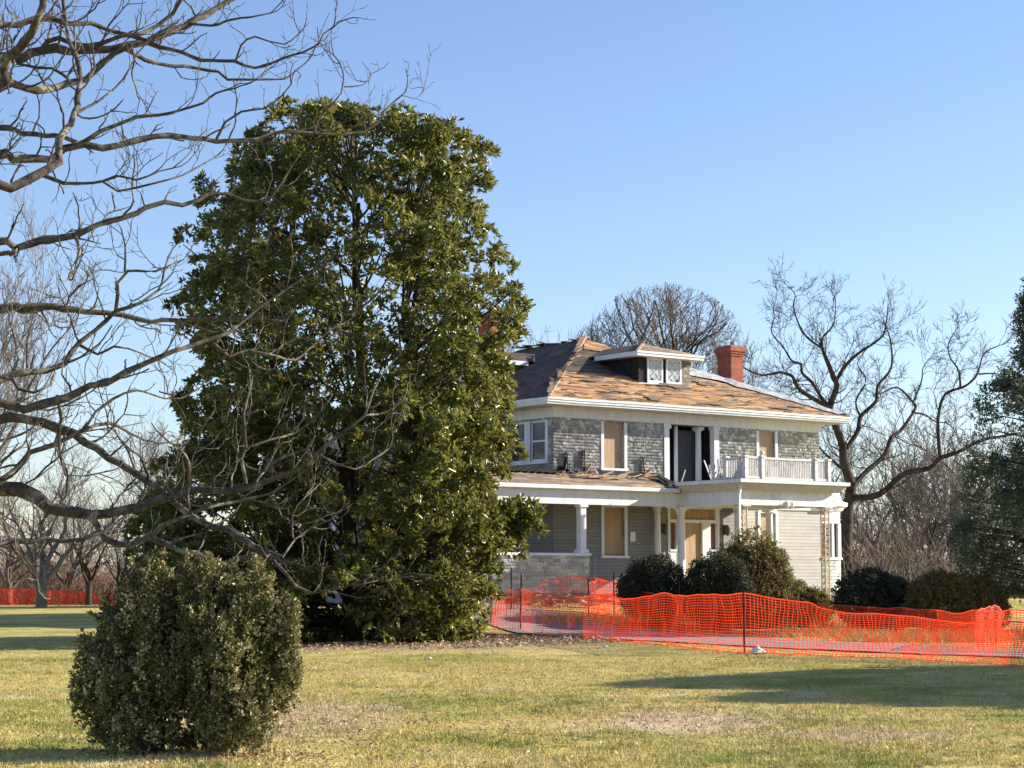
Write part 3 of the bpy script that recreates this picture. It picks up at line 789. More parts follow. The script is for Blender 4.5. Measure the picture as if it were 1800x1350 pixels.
mb = HB(); mb.box(5.96, 6.75, .06, .1, 1.0, 3.5); mb.box(5.24, 7.4, .07, .1, 3.62, 4.0); hb(mb, 'door_panel', M['ply'], en, 'tan plywood sheet over the front door')
mb = HB(); mb.box(5.24, 5.52, .08, .1, 2.5, 3.5); hb(mb, 'sidelight', M['redwall'], en); mb = HB(); mb.box(7.16, 7.48, .08, .1, 2.5, 3.5); hb(mb, 'sidelight', M['redwall'], en)
for a in (4.86, 7.86):
    mb = HB(); mb.box(a - .06, a + .06, -.03, -.001, 3.1, 3.45); mb.bar((a, -.02, 3.42), (a, -.16, 3.42), .03); mb.lathe(a, -.17, [(.03, 3.05), (.08, 3.12), (.1, 3.34), (.04, 3.42), (.01, 3.46)], 8)
    hb(mb, 'wall_lamp', M['metal'], en)
# porch -------------------------------------------------------
pr = empty('porch', (0, 0, 0)); pr.parent = house; pr["label"] = 'wraparound front porch with shingled half wall and white beam'
PV = -1.75; UL = -5.2
mb = HB(); mb.box(UL, 12.6, -2.0, -.06, .88, .98); mb.box(UL, -.07, -.06, 12, .88, .98); hb(mb, 'porch_floor', M['concrete'], pr)
mb = HB(); mb.box(UL + .05, 12.5, -1.93, -.06, .5, .88); mb.box(UL + .05, -.07, -.06, 12, .5, .88); hb(mb, 'porch_base', M['concrete'], pr)
mb = HB(); mb.box(UL, .05, PV - .16, PV + .16, .99, 2.26); mb.box(UL, UL + .3, PV + .16, 12, .99, 2.26)
hb(mb, 'half_wall', M['shingle_low'], pr, 'pale shingled half wall of the porch')
shakes('wall_shingle', [(T0, UL, .05, 1.0, 2.26, PV - .16, []), (T_left, -(PV + .16), -(PV - .16), 1.0, 2.26, 0, [])][:1], M['shake_low'], pr, 9, pitch=.115, w0=.12, w1=.4, label='pale split shingles of the half wall, shade put in as blue-grey')
mb = HB(); mb.box(UL - .05, .10, PV - .22, PV + .22, 2.26, 2.35); mb.box(UL - .05, UL + .35, PV + .22, 12, 2.26, 2.35); hb(mb, 'half_wall_cap', M['white'], pr, bevel=.01)
mb = HB(); mb.box(UL - .02, 4.17, PV - .08, PV + .16, 3.98, 4.44); mb.box(UL - .02, UL + .3, PV + .16, 12, 3.98, 4.44)
hb(mb, 'beam', M['white'], pr)
mb = HB(); mb.box(UL, 4.3, PV + .16, -.05, 4.28, 4.32); mb.box(UL + .3, -.04, -.05, 12, 4.28, 4.32); hb(mb, 'porch_ceiling', M['soffit'], pr)
# porch roof
mb = HB(); ze = 4.60
rsurf(mb, [(UL - .3, -2.05, ze), (3.9, -2.05, ze), (4.55, -.03, 5.12), (UL + 1.6, -.03, 5.12)], 36)
mb.cur = 1; rsurf(mb, [(UL - .3, 12.2, ze), (UL - .3, -2.05, ze), (UL + 1.6, -.03, 5.12), (UL + 1.6, 12.2, 5.12)], 20)
mb.box(UL + 1.6, -.02, -.03, 12.2, 5.02, 5.12)
prf = hb(mb, 'porch_roof', [M['porch_roof'], M['felt']], pr, label='low porch roof of worn brown shingles with bare strips')
mb = HB(); mb.box(UL - .35, 3.9, -2.10, -1.98, 4.47, 4.60); mb.box(UL - .30, 3.9, -1.98, -1.55, 4.445, 4.47); mb.T = T_left; mb.box(-12, 1.9, UL - .35, UL - .23, 4.47, 4.60)
hb(mb, 'porch_gutter', M['white'], pr, bevel=.008)
mb = HB(); rr = random.Random(21)
mb.bar((3.85, -2.0, 4.7), (4.5, -.05, 5.22), .22, th=.05); mb.bar((3.75, -1.6, 4.76), (4.35, -.1, 5.2), .15, th=.03); hb(mb, 'curled_felt', M['black'], prf); mb = HB(); mb.box(UL + 1.7, -.05, -.25, -.05, 5.12, 5.26)
for k in range(12): u = UL + 1.7 + k * .3; mb.bar((u, -.3, 5.1), (u + .4, -.25, 5.2 + rr.uniform(-.05, .08)), .16, th=.04)
hb(mb, 'curled_felt', M['black'], prf)
def column(u, v, z0, z1, r=.13, sq=False, name='porch_column', parent=pr, label=None):
    mb = HB()
    if sq: mb.box(u - r, u + r, v - r, v + r, z0 + .12, z1 - .1); mb.box(u - r - .06, u + r + .06, v - r - .06, v + r + .06, z0, z0 + .12)
    else: mb.lathe(u, v, [(r * 1.3, z0), (r * 1.3, z0 + .1), (r * 1.05, z0 + .14), (r, z0 + .9), (r * .86, z1 - .16), (r * 1.2, z1 - .1)], 18)
    mb.box(u - r - .05, u + r + .05, v - r - .05, v + r + .05, z1 - .1, z1)
    return hb(mb, name, M['white'], parent, label, bevel=.008 if sq else 0)
column(-.16, PV, 2.35, 3.98, .12, True); column(UL + .2, PV, 2.35, 3.98, .12, True);
for k in (2, 6, 10): column(UL + .15, k, 2.35, 3.98, .12, True)
column(4.24, PV, .98, 3.98, .14); column(8.46, PV, .98, 3.98, .14); column(4.42, -.28, .98, 4.2, .12); column(8.25, -.28, .98, 4.2, .12)
# wedge brackets beside the columns
for cu, cv, z in ((4.24, PV, 3.98), (4.42, -.28, 4.2), (8.25, -.28, 4.2)):
    for s in (-1, 1):
        P = [(0, 0), (.34, 0)] + [(.34 * (1 - math.sin(t)) , -.34 * (1 - math.cos(t))) for t in [0.0, .4, .8, 1.2, 1.57]][1:]
        P = [(cu + s * (.13 + x), z + y) for x, y in P]
        mb = HB(); mb.hexa([(x, cv - .04, y) for x, y in P], [(x, cv + .04, y) for x, y in P]); hb(mb, 'bracket', M['white'], pr)
mb = HB(); mb.bar((1.3, -1.9, 1.05), (1.3, -1.9, 1.5), .03); mb.bar((.25, -1.95, .9), (.25, -1.95, 2.2), .035); hb(mb, 'conduit', M['steel'], pr)
# portico ------------------------------------------------------
po = empty('portico', (0, 0, 0)); po.parent = house; po["label"] = 'projecting portico with balustraded roof on ironwork posts'
PL, PRR, PF = 4.08, 8.62, -5.02
mb = HB(); mb.box(PL + .1, PRR - .1, PF + .17, PF + .45, 3.98, 4.46); mb.box(PL + .1, PL + .36, PF + .45, -1.9, 3.98, 4.46); mb.box(PRR - .36, PRR - .1, PF + .45, -.05, 3.98, 4.46); mb.box(4.1, 8.32, -1.9, -1.6, 4.0, 4.46)
hb(mb, 'portico_beam', M['white'], po)
mb = HB()
for g_, a, b_ in ((.06, 4.46, 4.52), (.13, 4.52, 4.60), (.20, 4.60, 4.68), (.28, 4.68, 4.80)):
    mb.box(PL - g_, PRR + g_, PF - g_, -.06, a, b_)
hb(mb, 'cornice', M['soffit'], po, 'stepped cream cornice of the portico')
mb = HB(); mb.box(PL - .32, PRR + .32, PF - .32, PF - .20, 4.70, 4.82); mb.box(PL - .32, PL - .20, PF - .20, -2.0, 4.70, 4.82); mb.box(PRR + .20, PRR + .32, PF - .20, -.05, 4.70, 4.82); hb(mb, 'portico_gutter', M['white'], po, bevel=.008)
mb = HB(); mb.box(PL - .2, PRR + .2, PF - .2, -.04, 4.8, 4.84); hb(mb, 'deck', M['concrete'], po)
mb = HB(); mb.box(PL + .36, PRR - .36, PF + .45, -1.9, 4.3, 4.34); mb.box(4.4, 8.3, -1.6, -.06, 4.3, 4.34); hb(mb, 'portico_ceiling', M['soffit'], po)
mb = HB(); mb.box(8.9, UW + .02, -.05, -.002, 4.06, 4.52); hb(mb, 'frieze_board', M['white'], po)
# iron lattice posts
for u in (4.42, 8.28):
    v = PF + .30; r = .095; mb = HB()
    for sx in (-1, 1):
        for sy in (-1, 1): mb.bar((u + sx * r, v + sy * r, .75), (u + sx * r, v + sy * r, 3.92), .035)
    z = .8
    while z < 3.8:
        for (ax, ay, bx, by) in ((-1, -1, 1, -1), (1, -1, 1, 1), (-1, 1, 1, 1), (-1, -1, -1, 1)):
            p0 = (u + ax * r, v + ay * r, z); p1 = (u + bx * r, v + by * r, z + .22); p2 = (u + ax * r, v + ay * r, z + .22); p3 = (u + bx * r, v + by * r, z)
            mb.bar(p0, p1, .018); mb.bar(p2, p3, .018)
            mx_ = ((p0[0] + p1[0]) / 2, (p0[1] + p1[1]) / 2, z + .11)
            for t in range(8):
                a0 = t * math.pi / 4; a1 = a0 + math.pi / 4; e = .07; dx, dy = (bx - ax) / 2, (by - ay) / 2
                mb.bar((mx_[0] + dx * e * math.cos(a0), mx_[1] + dy * e * math.cos(a0), mx_[2] + e * math.sin(a0)), (mx_[0] + dx * e * math.cos(a1), mx_[1] + dy * e * math.cos(a1), mx_[2] + e * math.sin(a1)), .014)
        z += .22
    mb.box(u - .2, u + .2, v - .2, v + .2, 3.92, 3.98); mb.box(u - .2, u + .2, v - .2, v + .2, .62, .75)
    hb(mb, 'iron_post', M['iron'], po, 'rust stained cream lattice post')
mb = HB(); mb.bar((PL - .1, PF - .1, 4.62), (PL - .12, PF - .02, 4.3), .08); mb.bar((PL - .12, PF - .02, 4.34), (PL - .12, PF - .02, .9), .08); hb(mb, 'downspout', M['white'], po)
mb = HB(); mb.box(6.3, 6.42, PF + .11, PF + .169, 4.02, 4.14)
for s in (-1, 1): mb.lathe(6.36 + s * .12, PF + .06, [(.03, 3.9), (.075, 3.96), (.06, 4.08), (.02, 4.12)], 10)
hb(mb, 'flood_light', M['paper'], po, 'twin white flood lights on the portico beam')
# balustrade
rl = empty('balustrade', (0, 0, 0)); rl.parent = po
rr = random.Random(9)
def baluster_run(mb, p, q, z0=4.93, z1=5.58, sp=.085):
    p = Vector(p); q = Vector(q); n = int((q - p).length / sp)
    for k in range(n + 1):
        c = p.lerp(q, (k + .5) / (n + 1)); t = rr.uniform(-.01, .01); wd = rr.uniform(.035, .05)
        mb.bar((c.x + t, c.y, z0 - rr.choice((0, 0, .0, .03))), (c.x - t, c.y, z1), wd, th=.03)
mb = HB(); RU0, RU1, RV = 4.55, 8.48, -4.72
baluster_run(mb, (RU0, RV, 0), (RU1, RV, 0)); baluster_run(mb, (RU0, RV, 0), (RU0, RV + .85, 0)); baluster_run(mb, (RU1, RV, 0), (RU1, -.1, 0))
hb(mb, 'baluster_panel', M['peel'], po, 'peeling close set balusters')
mb = HB()
for a, b_ in (((RU0, RV, 5.60), (RU1, RV, 5.60)), ((RU0, RV, 5.60), (RU0, RV + .9, 5.57)), ((RU1, RV, 5.60), (RU1, -.05, 5.60)), ((RU0, RV, 4.92), (RU1, RV, 4.92)), ((RU0, RV, 4.92), (RU0, RV + .9, 4.92)), ((RU1, RV, 4.92), (RU1, -.05, 4.92))):
    P = Vector(a); Q = Vector(b_); n = 6
    for k in range(n):
        s0 = P.lerp(Q, k / n); s1 = P.lerp(Q, (k + 1) / n); e0 = .025 * math.sin(k * math.pi / n); e1 = .025 * math.sin((k + 1) * math.pi / n)
        s0.z -= e0; s1.z -= e1; mb.bar(s0, s1, .09, th=.07)
hb(mb, 'hand_rail', M['peel'], po)
for u, v in ((RU0, RV), (5.32, RV), (7.85, RV), (RU1, RV), (RU0, RV + .95), (RU1, -2.4)):
    mb = HB(); mb.box(u - .075, u + .075, v - .075, v + .075, 4.84, 5.60); mb.box(u - .10, u + .10, v - .10, v + .10, 5.60, 5.66)
    if u == 5.32: mb.lathe(u, v, [(.06, 5.66), (.04, 5.69), (.085, 5.74), (.08, 5.80), (.02, 5.84)], 10)
    hb(mb, 'newel_post', M['peel'], po)
bpy.data.objects.remove(rl)
# debris on portico deck / broken railing left
for k in range(18):
    u = rr.uniform(4.45, 4.75) if k < 12 else rr.uniform(5, 8.2); v = rr.uniform(-3.8, -2.9) if k < 12 else rr.uniform(-4.4, -.4); z = 4.86
    mb = HB(); mb.bar((u, v, z), (u + rr.uniform(-.25, .25), v + rr.uniform(-.5, .5), z + rr.uniform(.1, .75)), .05, th=.02); hb(mb, 'broken_slat', M['peel'], po)
# right round bay ------------------------------------------------
by = empty('bay', (0, 0, 0)); by.parent = house; by["label"] = 'rounded bay with heavy cornice on the right side'
bu, bv = 13.4, 1.22; a0, a1 = -math.pi / 2, math.pi / 2
mb = HB(); mb.lathe(bu, bv, [(1.18, 1.15), (1.2, 2.2)], 18, a0, a1); mb.box(UW + .001, bu, .02, .4, 1.15, 2.2); hb(mb, 'bay_wall', M['shingle_low'], by)
mb = HB(); mb.lathe(bu, bv, [(1.26, 1.05), (1.26, 1.16), (1.1, 1.165)], 18, a0, a1); mb.lathe(bu, bv, [(1.2, 2.2), (1.26, 2.21), (1.26, 2.30), (1.13, 2.31)], 18, a0, a1)
mb.lathe(bu, bv, [(1.1, 3.6), (1.18, 3.61), (1.2, 4.05), (1.3, 4.1), (1.36, 4.2), (1.48, 4.26), (1.5, 4.4), (1.3, 4.46), (1.2, 4.7), (1.22, 4.96), (.9, 5.0)], 18, a0, a1)
mb.box(UW + .001, bu, .02, .4, 3.6, 4.06); mb.box(UW + .001, bu, -.1, .4, 4.06, 4.22); mb.box(UW + .001, bu, -.27, .4, 4.22, 4.42); mb.box(UW + .001, bu, .0, .4, 4.42, 4.96); mb.box(UW + .001, bu, -.04, .4, 2.2, 2.3); mb.box(UW + .001, UW + .10, .03, .2, 2.3, 3.6)
for a in (-1.5, -1.05, -.95, -.40, -.30, .35, 1.0, 1.5):
    ca, sa = math.cos(a), math.sin(a); mb.bar((bu + 1.15 * ca, bv + 1.15 * sa, 2.3), (bu + 1.15 * ca, bv + 1.15 * sa, 3.62), .12)
hb(mb, 'bay_trim', M['white'], by)
mb = HB(); mb.lathe(bu, bv, [(1.06, 2.3), (1.06, 3.62)], 18, a0, a1); mb.box(UW + .10, bu, .1, .16, 2.3, 3.6); hb(mb, 'pane', M['glass'], by)
mb = HB(); mb.lathe(bu, bv, [(1.2, .5), (1.2, 1.06)], 18, a0, a1); hb(mb, 'bay_base', M['concrete'], by)
# steps
mb = HB()
for k in range(3): mb.box(.5, 3.6, -2.0 - .32 * (k + 1), -2.0 - .32 * k, .5, .88 - .09 * k)
for k in range(3): mb.box(5.2, 7.5, -2.0 - .32 * (k + 1), -2.0 - .32 * k, .5, .88 - .09 * k)
hb(mb, 'step', M['concrete'], pr)

# ragged foot of the upper shingles
rr = random.Random(51); u = .02
while u < 4.1:
    wdt = rr.uniform(.08, .3); mb = HB(); mb.box(u, min(u + wdt, 4.1), -.03 - rr.uniform(0, .02), -.001, 5.0, 5.14 + rr.choice((.02, .06, .12, .2, .04)) * (0 if 2.0 < u < 3.3 else 1) + .02); hb(mb, 'torn_wall_foot', M['black'] if rr.random() < .75 else M['lumber'])
    u += wdt + rr.choice((0.002, .05, .12))
# things on the house: debris boards, notice ----------------------
def local2world(u, v, z): return Vector((C0.x + u * HD.x + v * HN.x, C0.y + u * HD.y + v * HN.y, z))
rr = random.Random(31)
spots = [(.1, -.45, .3, .9, .22), (.55, -.10, -.03, .03, .66), (1.25, -.10, .05, .02, .78), (.35, -.75, .8, .25, .05), (1.0, -.8, .75, -.1, .04), (1.75, -.5, .5, .15, .12), (1.5, -1.0, .9, .1, .05), (2.3, -.6, .6, .2, .12), (4.0, -.10, -.08, .02, .60), (3.75, -.3, .4, .1, .2), (2.9, -.7, .5, .2, .1), (3.4, -.6, .7, -.1, .08), (1.1, -.35, .3, .1, .3), (2.0, -.9, .5, .15, .05), (.2, -.3, .15, .05, .5), (.75, -.95, .9, .2, .06)]
for _ in range(16): spots.append((rr.uniform(-.2, 4.0), rr.uniform(-.9, -.15), rr.uniform(-.6, .7), rr.uniform(-.2, .3), rr.uniform(-.04, .16)))
kinds = ['dark upright board leaning on the shingles above the porch roof', 'broken pale board lying on the porch roof']
for k, (u, v, du, dv, dz) in enumerate(spots):
    z = 5.12 + v * .25 + .05
    mb = MB(); p = local2world(u, v, z + .03); q = local2world(u + du, v + dv * .4, z + .05 + dz)
    wdt = rr.uniform(.07, .16); mb.bar((0, 0, 0), q - p, wdt, th=.03)
    up = dz > .3
    o = mb.build('loose_board', M['black'] if ((up and k != 4) or (k > 16 and k % 4 == 0)) else M['lumber'], None)
    o.location = p
    one = {1: 'short dark upright board nearest the corner of the shingled upper wall', 2: 'tallest dark upright board left of the upper boarded window', 8: 'dark upright board between the upper boarded window and the balcony columns', 4: 'pale upright board leaning by the wall corner above the porch roof'}
    if k in one: tag(o, one[k], 'board')
    elif up: tag(o, kinds[0], 'board', 'torn boards leaning above the porch roof')
    elif k > 16 and k % 4 == 0: tag(o, 'charred dark board lying among the pale ones on the porch roof', 'board', 'charred boards lying on the porch roof')
    else: tag(o, kinds[1], 'board', 'broken boards lying on the porch roof')
mb = MB(); mb.hexa([(0, -.01, 0), (.25, -.01, 0), (.24, -.01, .34), (.01, -.01, .35)][::1], [(0, -.004, 0), (.25, -.004, 0), (.24, -.004, .34), (.01, -.004, .35)])
for k in range(5): pass
o = mb.build('paper_notice', M['paper'], None); o.location = local2world(3.37, -.02, 2.8); o.rotation_euler = (0, 0, TH)
tag(o, 'white paper notice on the clapboard wall right of the lower boarded window', 'notice')

# ------------------------------------------------------------------ magnolia
def profile(rows, px0, Y, zoff=0):
    """rows (py, left px, right px) -> list of (z, left m, right m) round the axis at px0"""
    out = []
    for py, l, r in rows:
        z = wp(px0, py, Y).z; out.append((z, (px0 - l) * Y / F, (r - px0) * Y / F))
    return sorted(out)
def pinterp(prof, z):
    zs = [p[0] for p in prof]
    return np.interp(z, zs, [p[1] for p in prof]), np.interp(z, zs, [p[2] for p in prof])
MAGY = 48.0; MAGPX = 610
mprof = profile([(196, 480, 560), (215, 462, 640), (232, 455, 800), (250, 448, 845), (275, 425, 866), (310, 385, 862), (350, 345, 858), (400, 325, 872), (450, 315, 893), (500, 322, 896), (530, 310, 915), (560, 300, 920), (600, 288, 915), (640, 325, 885), (700, 316, 898), (750, 318, 915), (800, 300, 912), (850, 285, 905), (880, 262, 905), (930, 235, 900), (970, 222, 890), (1010, 235, 882), (1060, 262, 872), (1100, 330, 868), (1125, 420, 830), (1138, 480, 760)], MAGPX, MAGY)
mc = wp(MAGPX, 1100, MAGY); mcx, mcy = mc.x, mc.y
def magnolia_points(n, seed, rot=0.0):
    rg = np.random.default_rng(seed); rn = random.Random(seed)
    zlo, zhi = mprof[0][0], mprof[-1][0]; C = []; A = []; T = []
    # leaf clumps seated inside the outline
    clumps = []
    while len(clumps) < 1750:
        z = rn.uniform(zlo, zhi) ; l, r = pinterp(mprof, z); th = rn.uniform(0, 2 * math.pi)
        f = rn.uniform(0, 1) ** .33
        hx = l if math.cos(th) < 0 else r; hy = min(4.3, (l + r) / 2)
        cr = rn.uniform(.24, .50); ct, st = math.cos(th), math.sin(th)
        x = math.copysign(abs(ct) ** .62, ct) * max(0, hx - cr * 1.15) * f; y = math.copysign(abs(st) ** .8, st) * max(0, hy - cr * .75) * f
        nz = noise.noise(Vector((x * 1.3, y * 1.3, z * 1.3 + 3)))
        open_ = sstep(5.0, 8.5, z)                     # the upper crown is looser and lets the sky through
        if nz < -.28 + .10 * open_: continue
        if rn.random() < .12 * open_: continue
        rg_ = 1 + .13 * noise.noise(Vector((ct * 2.2, st * 2.2, z * .55 + 20))); x *= min(1.04, rg_); y *= min(1.04, rg_)
        if f > .7 and z > zhi - 1.6 and noise.noise(Vector((x * .8, y * .8, 40))) < (z - zhi + 1.0) * .5: continue
        z2 = min(z, zhi - cr * .6)
        clumps.append((x, y, max(z2, zlo + .15), cr, f))
    for py_, px_ in ((905, 905), (915, 925), (930, 912), (935, 935), (900, 930), (950, 905), (965, 900), (920, 890), (940, 890), (900, 895), (890, 905), (955, 885)):
        q_ = wp(px_, py_, MAGY - .6); clumps.append((q_.x - mcx, q_.y - mcy, q_.z, rn.uniform(.25, .36), 1))
    for py_, px_, c_ in ((205, 500, .3), (200, 530, .3), (214, 548, .3), (222, 480, .3), (238, 470, .3), (236, 780, .28), (250, 800, .28), (262, 845, .3), (264, 825, .3), (268, 862, .2), (318, 850, .28), (330, 845, .28), (415, 330, .28), (430, 322, .28), (535, 905, .3), (550, 912, .25), (590, 905, .3), (612, 858, .3), (640, 862, .3), (662, 868, .32), (688, 876, .3), (625, 850, .3), (700, 885, .28), (340, 375, .3), (355, 360, .25)):
        q_ = wp(px_, py_, MAGY + rn.uniform(-.8, .8)); clumps.append((q_.x - mcx, q_.y - mcy, q_.z, c_, 1))
    for k in range(170):                   # sprays that break the outline
        z = rn.uniform(1.0, zhi + .1); l, r = pinterp(mprof, min(z, zhi)); th = rn.uniform(0, 6.283); hy = min(4.3, (l + r) / 2); ct, st = math.cos(th), math.sin(th)
        e = rn.uniform(.92, 1.01); clumps.append((math.copysign(abs(ct) ** .62, ct) * (l if ct < 0 else r) * e, math.copysign(abs(st) ** .8, st) * hy * e, z, rn.uniform(.14, .28), 1))
    per = n // len(clumps)
    for x, y, z, cr, f in clumps:
        tint = rn.uniform(0, .42)
        out = Vector((x, y, 0)).normalized() if (x or y) else Vector((0, 0, 1))
        thin = .30 * sstep(3.5, 7.5, z)
        for _ in range(per):
            if rn.random() < thin: continue
            d = Vector((rn.gauss(0, 1), rn.gauss(0, 1), rn.gauss(0, .8))).normalized()
            d = (d + out * .5 + Vector((0, 0, .45))).normalized(); q = cr * rn.uniform(.45, 1.0)
            C.append((x + d.x * q, y + d.y * q, max(.06, z + d.z * q * .85))); A.append((d.x, d.y, d.z + .25)); T.append(tint)
    return np.array(C), np.array(A), np.array(T), clumps
mag = empty('magnolia_tree', (mcx, mcy, 0), 0, 'tall dense magnolia with glossy dark green leaves beside the house', 'tree')
Cc, Aa, Tt, clumps = magnolia_points(30000, 4)
V, Fc, rn_ = leaves(Cc, Aa, 8, .18, .072, (.45, 1.3), .18, 5, Tt, .03)
link('crown', npmesh('crown', V, Fc, rn_), M['magnolia'], mag)
tb = Tubes(); rt = random.Random(12)
trunk = [(Vector((.15, 0, -.1)), .30), (Vector((.1, .1, 1.5)), .24), (Vector((-.05, 0, 4)), .20), (Vector((.3, .1, 6.5)), .15), (Vector((.15, 0, 9)), .10), (Vector((.2, 0, 11)), .05)]
tb.add(bez(trunk, 8), 8)
tb.add(bez([(Vector((.1, .1, 1.5)), .2), (Vector((1.2, .3, 4.0)), .14), (Vector((1.5, .2, 7.5)), .10), (Vector((1.9, .2, 10)), .05)], 8), 7)
tb.add(bez([(Vector((0, 0, 1.2)), .2), (Vector((-1.3, .2, 4.0)), .13), (Vector((-2.0, .1, 7.5)), .09), (Vector((-1.9, .2, 10.4)), .05)], 8), 7)
for x, y, z, cr, f in clumps[::5]:
    h = max(.4, z - rt.uniform(.8, 2.2)); ax = (0.1 if abs(x) < 1.2 else (1.35 if x > 0 else -1.5) * min(1, h / 5)) ; s = Vector((ax, 0, h)); e = Vector((x, y, z)); m_ = s.lerp(e, .5) + Vector((0, 0, -.2))
    tb.add(bez([(s, .045), (m_, .03), (e, .012)], 5), 4)
tb.build('trunk', M['bark_dark'], mag)

# ------------------------------------------------------------------ evergreen tree at the right edge
def evergreen(name, loc, h, rad, seed, label, nclump=800, per=13, leaf=(.10, .05), group=None, mat='holly', trunk_h=1.2):
    rn = random.Random(seed); t = empty(name, loc, 0, label, 'tree', group); C = []; A = []; T = []; br = []
    cl = 0
    while cl < nclump:
        f = rn.random(); z = trunk_h + (h - trunk_h) * f
        rr_ = rad * (1 - f ** (1.7 if h > 9 else 3.2) * .88) * (.80 + .2 * min(1, f * 5)) ; th = rn.uniform(0, 2 * math.pi)
        rr_ *= 1 + .22 * noise.noise(Vector((math.cos(th) * 1.2, math.sin(th) * 1.2, z * .4 + seed)))
        q = rr_ * rn.uniform(0, 1) ** .45; x, y = math.cos(th) * q, math.sin(th) * q
        if noise.noise(Vector((x * .6, y * .6, z * .6 + seed))) < (-.20 + .30 * f if h > 9 else -.4): continue
        cl += 1; cr = rn.uniform(.22, .5) * (1 - .35 * f); tint = rn.uniform(0, .4)
        if cl % 2 == 0: br.append((x, y, z))
        for _ in range(per):
            d = Vector((rn.gauss(0, 1), rn.gauss(0, 1), rn.gauss(0, 1))).normalized(); s = cr * rn.uniform(.3, 1)
            C.append((x + d.x * s, y + d.y * s, z + d.z * s)); A.append((d.x + x * .2, d.y + y * .2, d.z + .4)); T.append(tint)
    V, Fc, rn_ = leaves(C, A, 9, leaf[0], leaf[1], (.4, 1.4), .2, seed, np.array(T), .06)
    link('crown', npmesh('crown', V, Fc, rn_), M[mat], t)
    tb = Tubes(); tb.add(bez([(Vector((0, 0, -.2)), rad * .07), (Vector((.1, 0, h * .5)), rad * .045), (Vector((0, .1, h * .97)), .02)], 8), 8)
    for x, y, z in br: tb.add([(Vector((0.05, 0, max(.3, z - rn.uniform(.3, 1.4)))), .035), (Vector((x * .5, y * .5, z - .25)), .025), (Vector((x, y, z)), .01)], 4)
    tb.build('trunk', M['bark_dark'], t); return t
evergreen('evergreen_tree', (16.35, 56.4, gz(16.35, 56.4)), 11.0, 3.75, 3, 'large dark evergreen tree at the right edge beside the clipped shrubs', 1000, 11, (.12, .055))
evergreen('evergreen_tree', (20.6, 33.6, 0), 7.6, 5.0, 8, 'broad evergreen tree standing beyond the right side of the lawn', 1500, 12, (.16, .09), trunk_h=.3)
evergreen('evergreen_tree', (20.2, 29.8, 0), 6.9, 5.0, 18, 'shorter evergreen tree beyond the right side of the lawn', 1400, 12, (.16, .09), trunk_h=.3)

# ------------------------------------------------------------------ shrubs
def shrub(name, px, py_base, Y, wpx, hpx, seed, label, mat, group=None, leaf=(.055, .028), nspr=1500, lobes=None, depth=.9, cat='shrub', x=None):
    rn = random.Random(seed); p = wp(px, py_base, Y); z0 = gz(p.x, Y)
    top = wp(px, py_base - hpx, Y).z; h = top - z0; rx = wpx * Y / F / 2; ry = rx * depth
    t = empty(name, (p.x, Y, z0), 0, label, cat, group); C = []; A = []; T = []
    lob = lobes or [(0, 0, 1, 1)]
    nspr = int(nspr * 2.6)
    for k in range(nspr):
        lx, ly, ls, lh = lob[k % len(lob)]
        d = Vector((rn.gauss(0, 1), rn.gauss(0, 1), rn.gauss(0, 1))).normalized()
        f = rn.uniform(.80, 1.0) if rn.random() < .72 else rn.uniform(.35, .85)
        lump = 1 + .20 * noise.noise(Vector((d.x * 2.2 + seed, d.y * 2.2 + lx, d.z * 2.2))) + .07 * noise.noise(d * 7 + Vector((seed, 0, 0)))
        zc = h * lh * .46
        q = (rx * (lx + ls * d.x * f * lump), ry * (ly + ls * d.y * f * lump), zc + d.z * f * lump * h * lh * (.54 if d.z > 0 else .46))
        if q[2] < .02: continue
        C.append(q); A.append((d.x, d.y, d.z + .7)); T.append(rn.uniform(0, .4))
    V, Fc, rn_ = leaves(C, A, 8, leaf[0] * 1.25, leaf[1] * 1.5, (.3, 1.45), .2, seed, np.array(T), leaf[0] * .6)
    link('foliage', npmesh('foliage', V, Fc, rn_), M[mat], t)
    tb = Tubes()
    for k in range(26):
        d = Vector((rn.gauss(0, 1) * rx * .5, rn.gauss(0, 1) * ry * .5, h * rn.uniform(.5, .85)))
        tb.add([(Vector((d.x * .15, d.y * .15, -.05)), .03), (Vector((d.x * .5, d.y * .5, d.z * .5)), .022), (d, .008)], 4)
    tb.build('stem', M['stem'], t); return t
SG = 'clipped shrubs in front of the house'
shrub('shrub', 1150, 1082, 58.5, 124, 106, 1, 'dark clipped ball shrub left of the boarded front door', 'yew', SG)
shrub('shrub', 1262, 1082, 57.5, 128, 108, 2, 'dark clipped ball shrub just below the boarded front door', 'yew', SG)
shrub('shrub', 1322, 1085, 59.0, 138, 154, 3, 'tallest olive shrub with ragged sunlit right side before the pale clapboards', 'olive', SG, nspr=2600, lobes=[(0, 0, 1, 1), (-.35, 0, .6, .86), (.4, 0, .6, .9)])
shrub('shrub', 1398, 1085, 59.5, 125, 72, 4, 'low loose green shrub between the olive shrub and the portico post', 'olive', SG, nspr=1300, lobes=[(-.25, 0, .75, 1), (.5, 0, .5, .75)])
shrub('shrub', 1535, 1092, 57.0, 140, 92, 5, 'broad dark mound shrub right of the house with light tips', 'yew', SG, nspr=1900, lobes=[(-.1, 0, .9, 1), (.5, .2, .6, .85)])
shrub('shrub', 1682, 1096, 55.5, 178, 92, 6, 'widest brownish mound shrub beneath the evergreen tree', 'olive', SG, nspr=2400, lobes=[(-.2, 0, .8, 1), (.45, 0, .6, .9)])
shrub('shrub', 1600, 1085, 60.5, 100, 62, 9, 'small dark shrub half hidden between the two mound shrubs', 'yew', SG, nspr=900)

